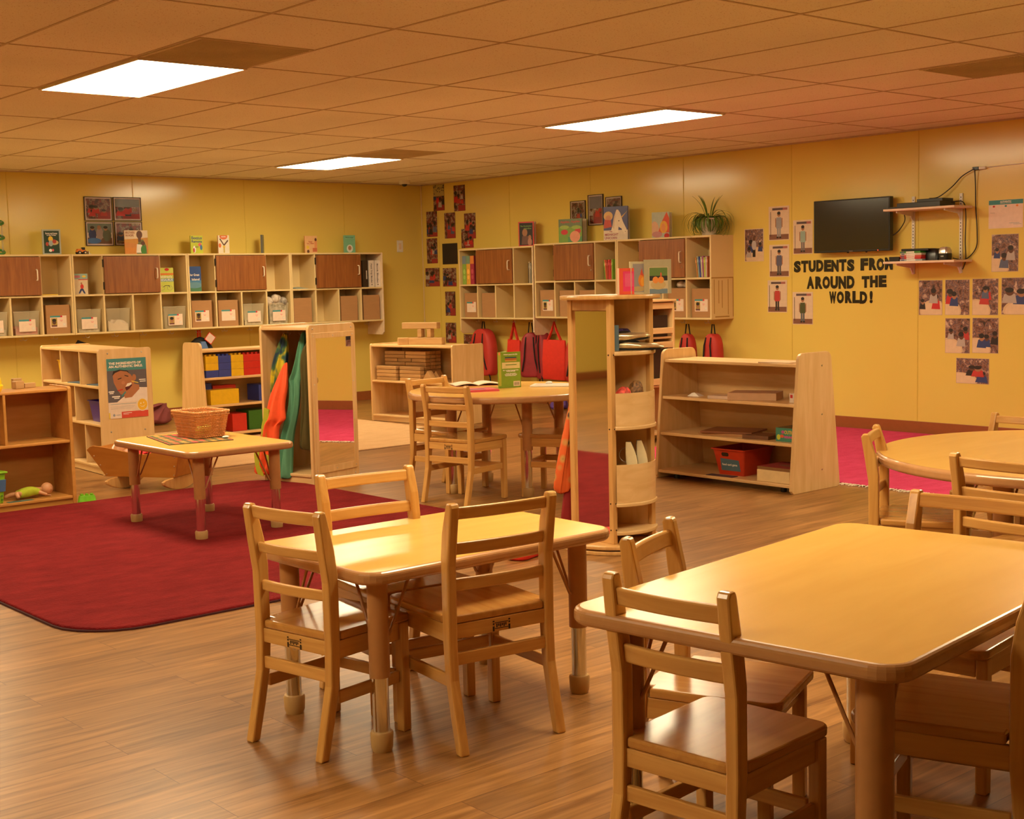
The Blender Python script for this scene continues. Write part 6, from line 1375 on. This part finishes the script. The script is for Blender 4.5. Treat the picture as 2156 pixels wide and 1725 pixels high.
boxy('small_card_box', 'small white box with a red mark at the right end of the upper shelf', 'box', (1.01,.16,zs3), .0, .08,.06,.055, (.72,.60,.50), None, [(R4(.08,.3,.5,.85),RED),(R4(.4,.9,.2,.3),GRY)])
o = MB().hex([(-.05,-.03,0),(.05,-.03,0),(.04,.03,0),(-.04,.03,0)],[(-.02,-.02,.02),(.0,-.02,.024),(.0,.02,.016),(-.02,.02,.018)], WHITE).build('paper_scrap', loc=rs(.22,.16,zs3), rz=rzs); tag(o, 'crumpled white paper scrap at the left of the upper shelf', 'paper')
boxy('wooden_board', 'reddish brown wooden puzzle board lying on the middle shelf of the right unit', 'puzzle board', (.48,.21,zs2+.0165), .30, .34,.26,.012, (.24,.08,.025))
boxy('wooden_board', 'lighter wooden puzzle board directly under the reddish one', 'puzzle board', (.46,.20,zs2), .22, .32,.24,.016, (.45,.22,.08))
boxy('wooden_board', 'dark brown wooden board right of the stacked puzzle boards', 'puzzle board', (.74,.16,zs2), .15, .18,.16,.022, (.16,.06,.02))
boxy('game_box', 'teal game box with colourful lettering on the middle shelf of the right unit', 'game', (.985,.17,zs2), .03, .17,.16,.082, (.05,.22,.15), (.16,.10,.03),
     [(R4(.04,.97,.10,.90),(.05,.24,.16)),(ellp(.12,.32,.08,.2),(.5,.55,.04)),(ellp(.26,.40,.08,.12),(.7,.1,.04)),(ellp(.3,.7,.07,.12),(.45,.08,.25)),(R4(.35,.95,.28,.40),(.35,.10,.30))], [('OUTRAGE',.03,.64,.68,YEL,.55),('REUNION',.02,.62,.34,(.6,.12,.3),.5)])
rb = tub('red open bin with a dark oval handle hole and a blue card', (.545,.22,zs1), RS, .25,.30,.165, mat('red_bin_plastic', (.50,.035,.008), .4), rz=.02, k=.78, name='red_bin')
def slope(z): return -(.30/2)*(.78+.22*z/.165)
b = MB(); b.add([(x,slope(z)-.0012,z) for x,z in rrect(-.055,.0,.118,.142,.011,4)], [tuple(range(20))] if False else [tuple(range(len(rrect(0,1,0,1,.1,4))))], DARKM); b.build('handle_hole', rb)
b = MB(); q = [(-.070,.028),(.078,.028),(.074,.098),(-.068,.104)]
b.add([(x,slope(z)-.0012,z) for x,z in q], [(0,1,2,3)], pm(.08,.15,.19)); b.text('food card game', .020, Matrix.Translation((0,slope(.066)-.002,.066)) @ Matrix.Rotation(R_(90+12),4,'X'), pm(*WHT), .0003, .0002, width=.115); b.build('label_card', rb)
wb = thing('shoe_box', 'cream box with a worn red lid at the right of the bottom shelf', 'box', rs(.93,.15,zs1), rzs)
MB().box(-.125,.115,-.12,.13,0,.070, pm(.76,.56,.28)).build('box', wb, bevel=.002)
b = MB().box(-.128,.118,-.112,.134,.0705,.088, pm(.22,.10,.03), pm(.30,.04,.035)); b.add([(x,y,.0884) for x,y in ellp(.0,.0,.05,.02)], [tuple(range(16))], pm(.2,.12,.06)); b.build('lid', wb)
o = MB().box(-.10,.10,-.03,.03,0,.003, pm(.10,.05,.07)).build('purple_card', loc=rs(.52,.045,zs1), rz=rzs+.05); tag(o, 'dark purple card strip at the edge of the bottom shelf', 'card')
o = MB().box(-.11,.11,-.08,.08,0,.006, pm(.66,.48,.30)).build('paper_sheet', loc=rs(.88,.17,.7585), rz=rzs+.1); tag(o, 'loose cream paper lying on top of the right tapered shelf', 'paper')
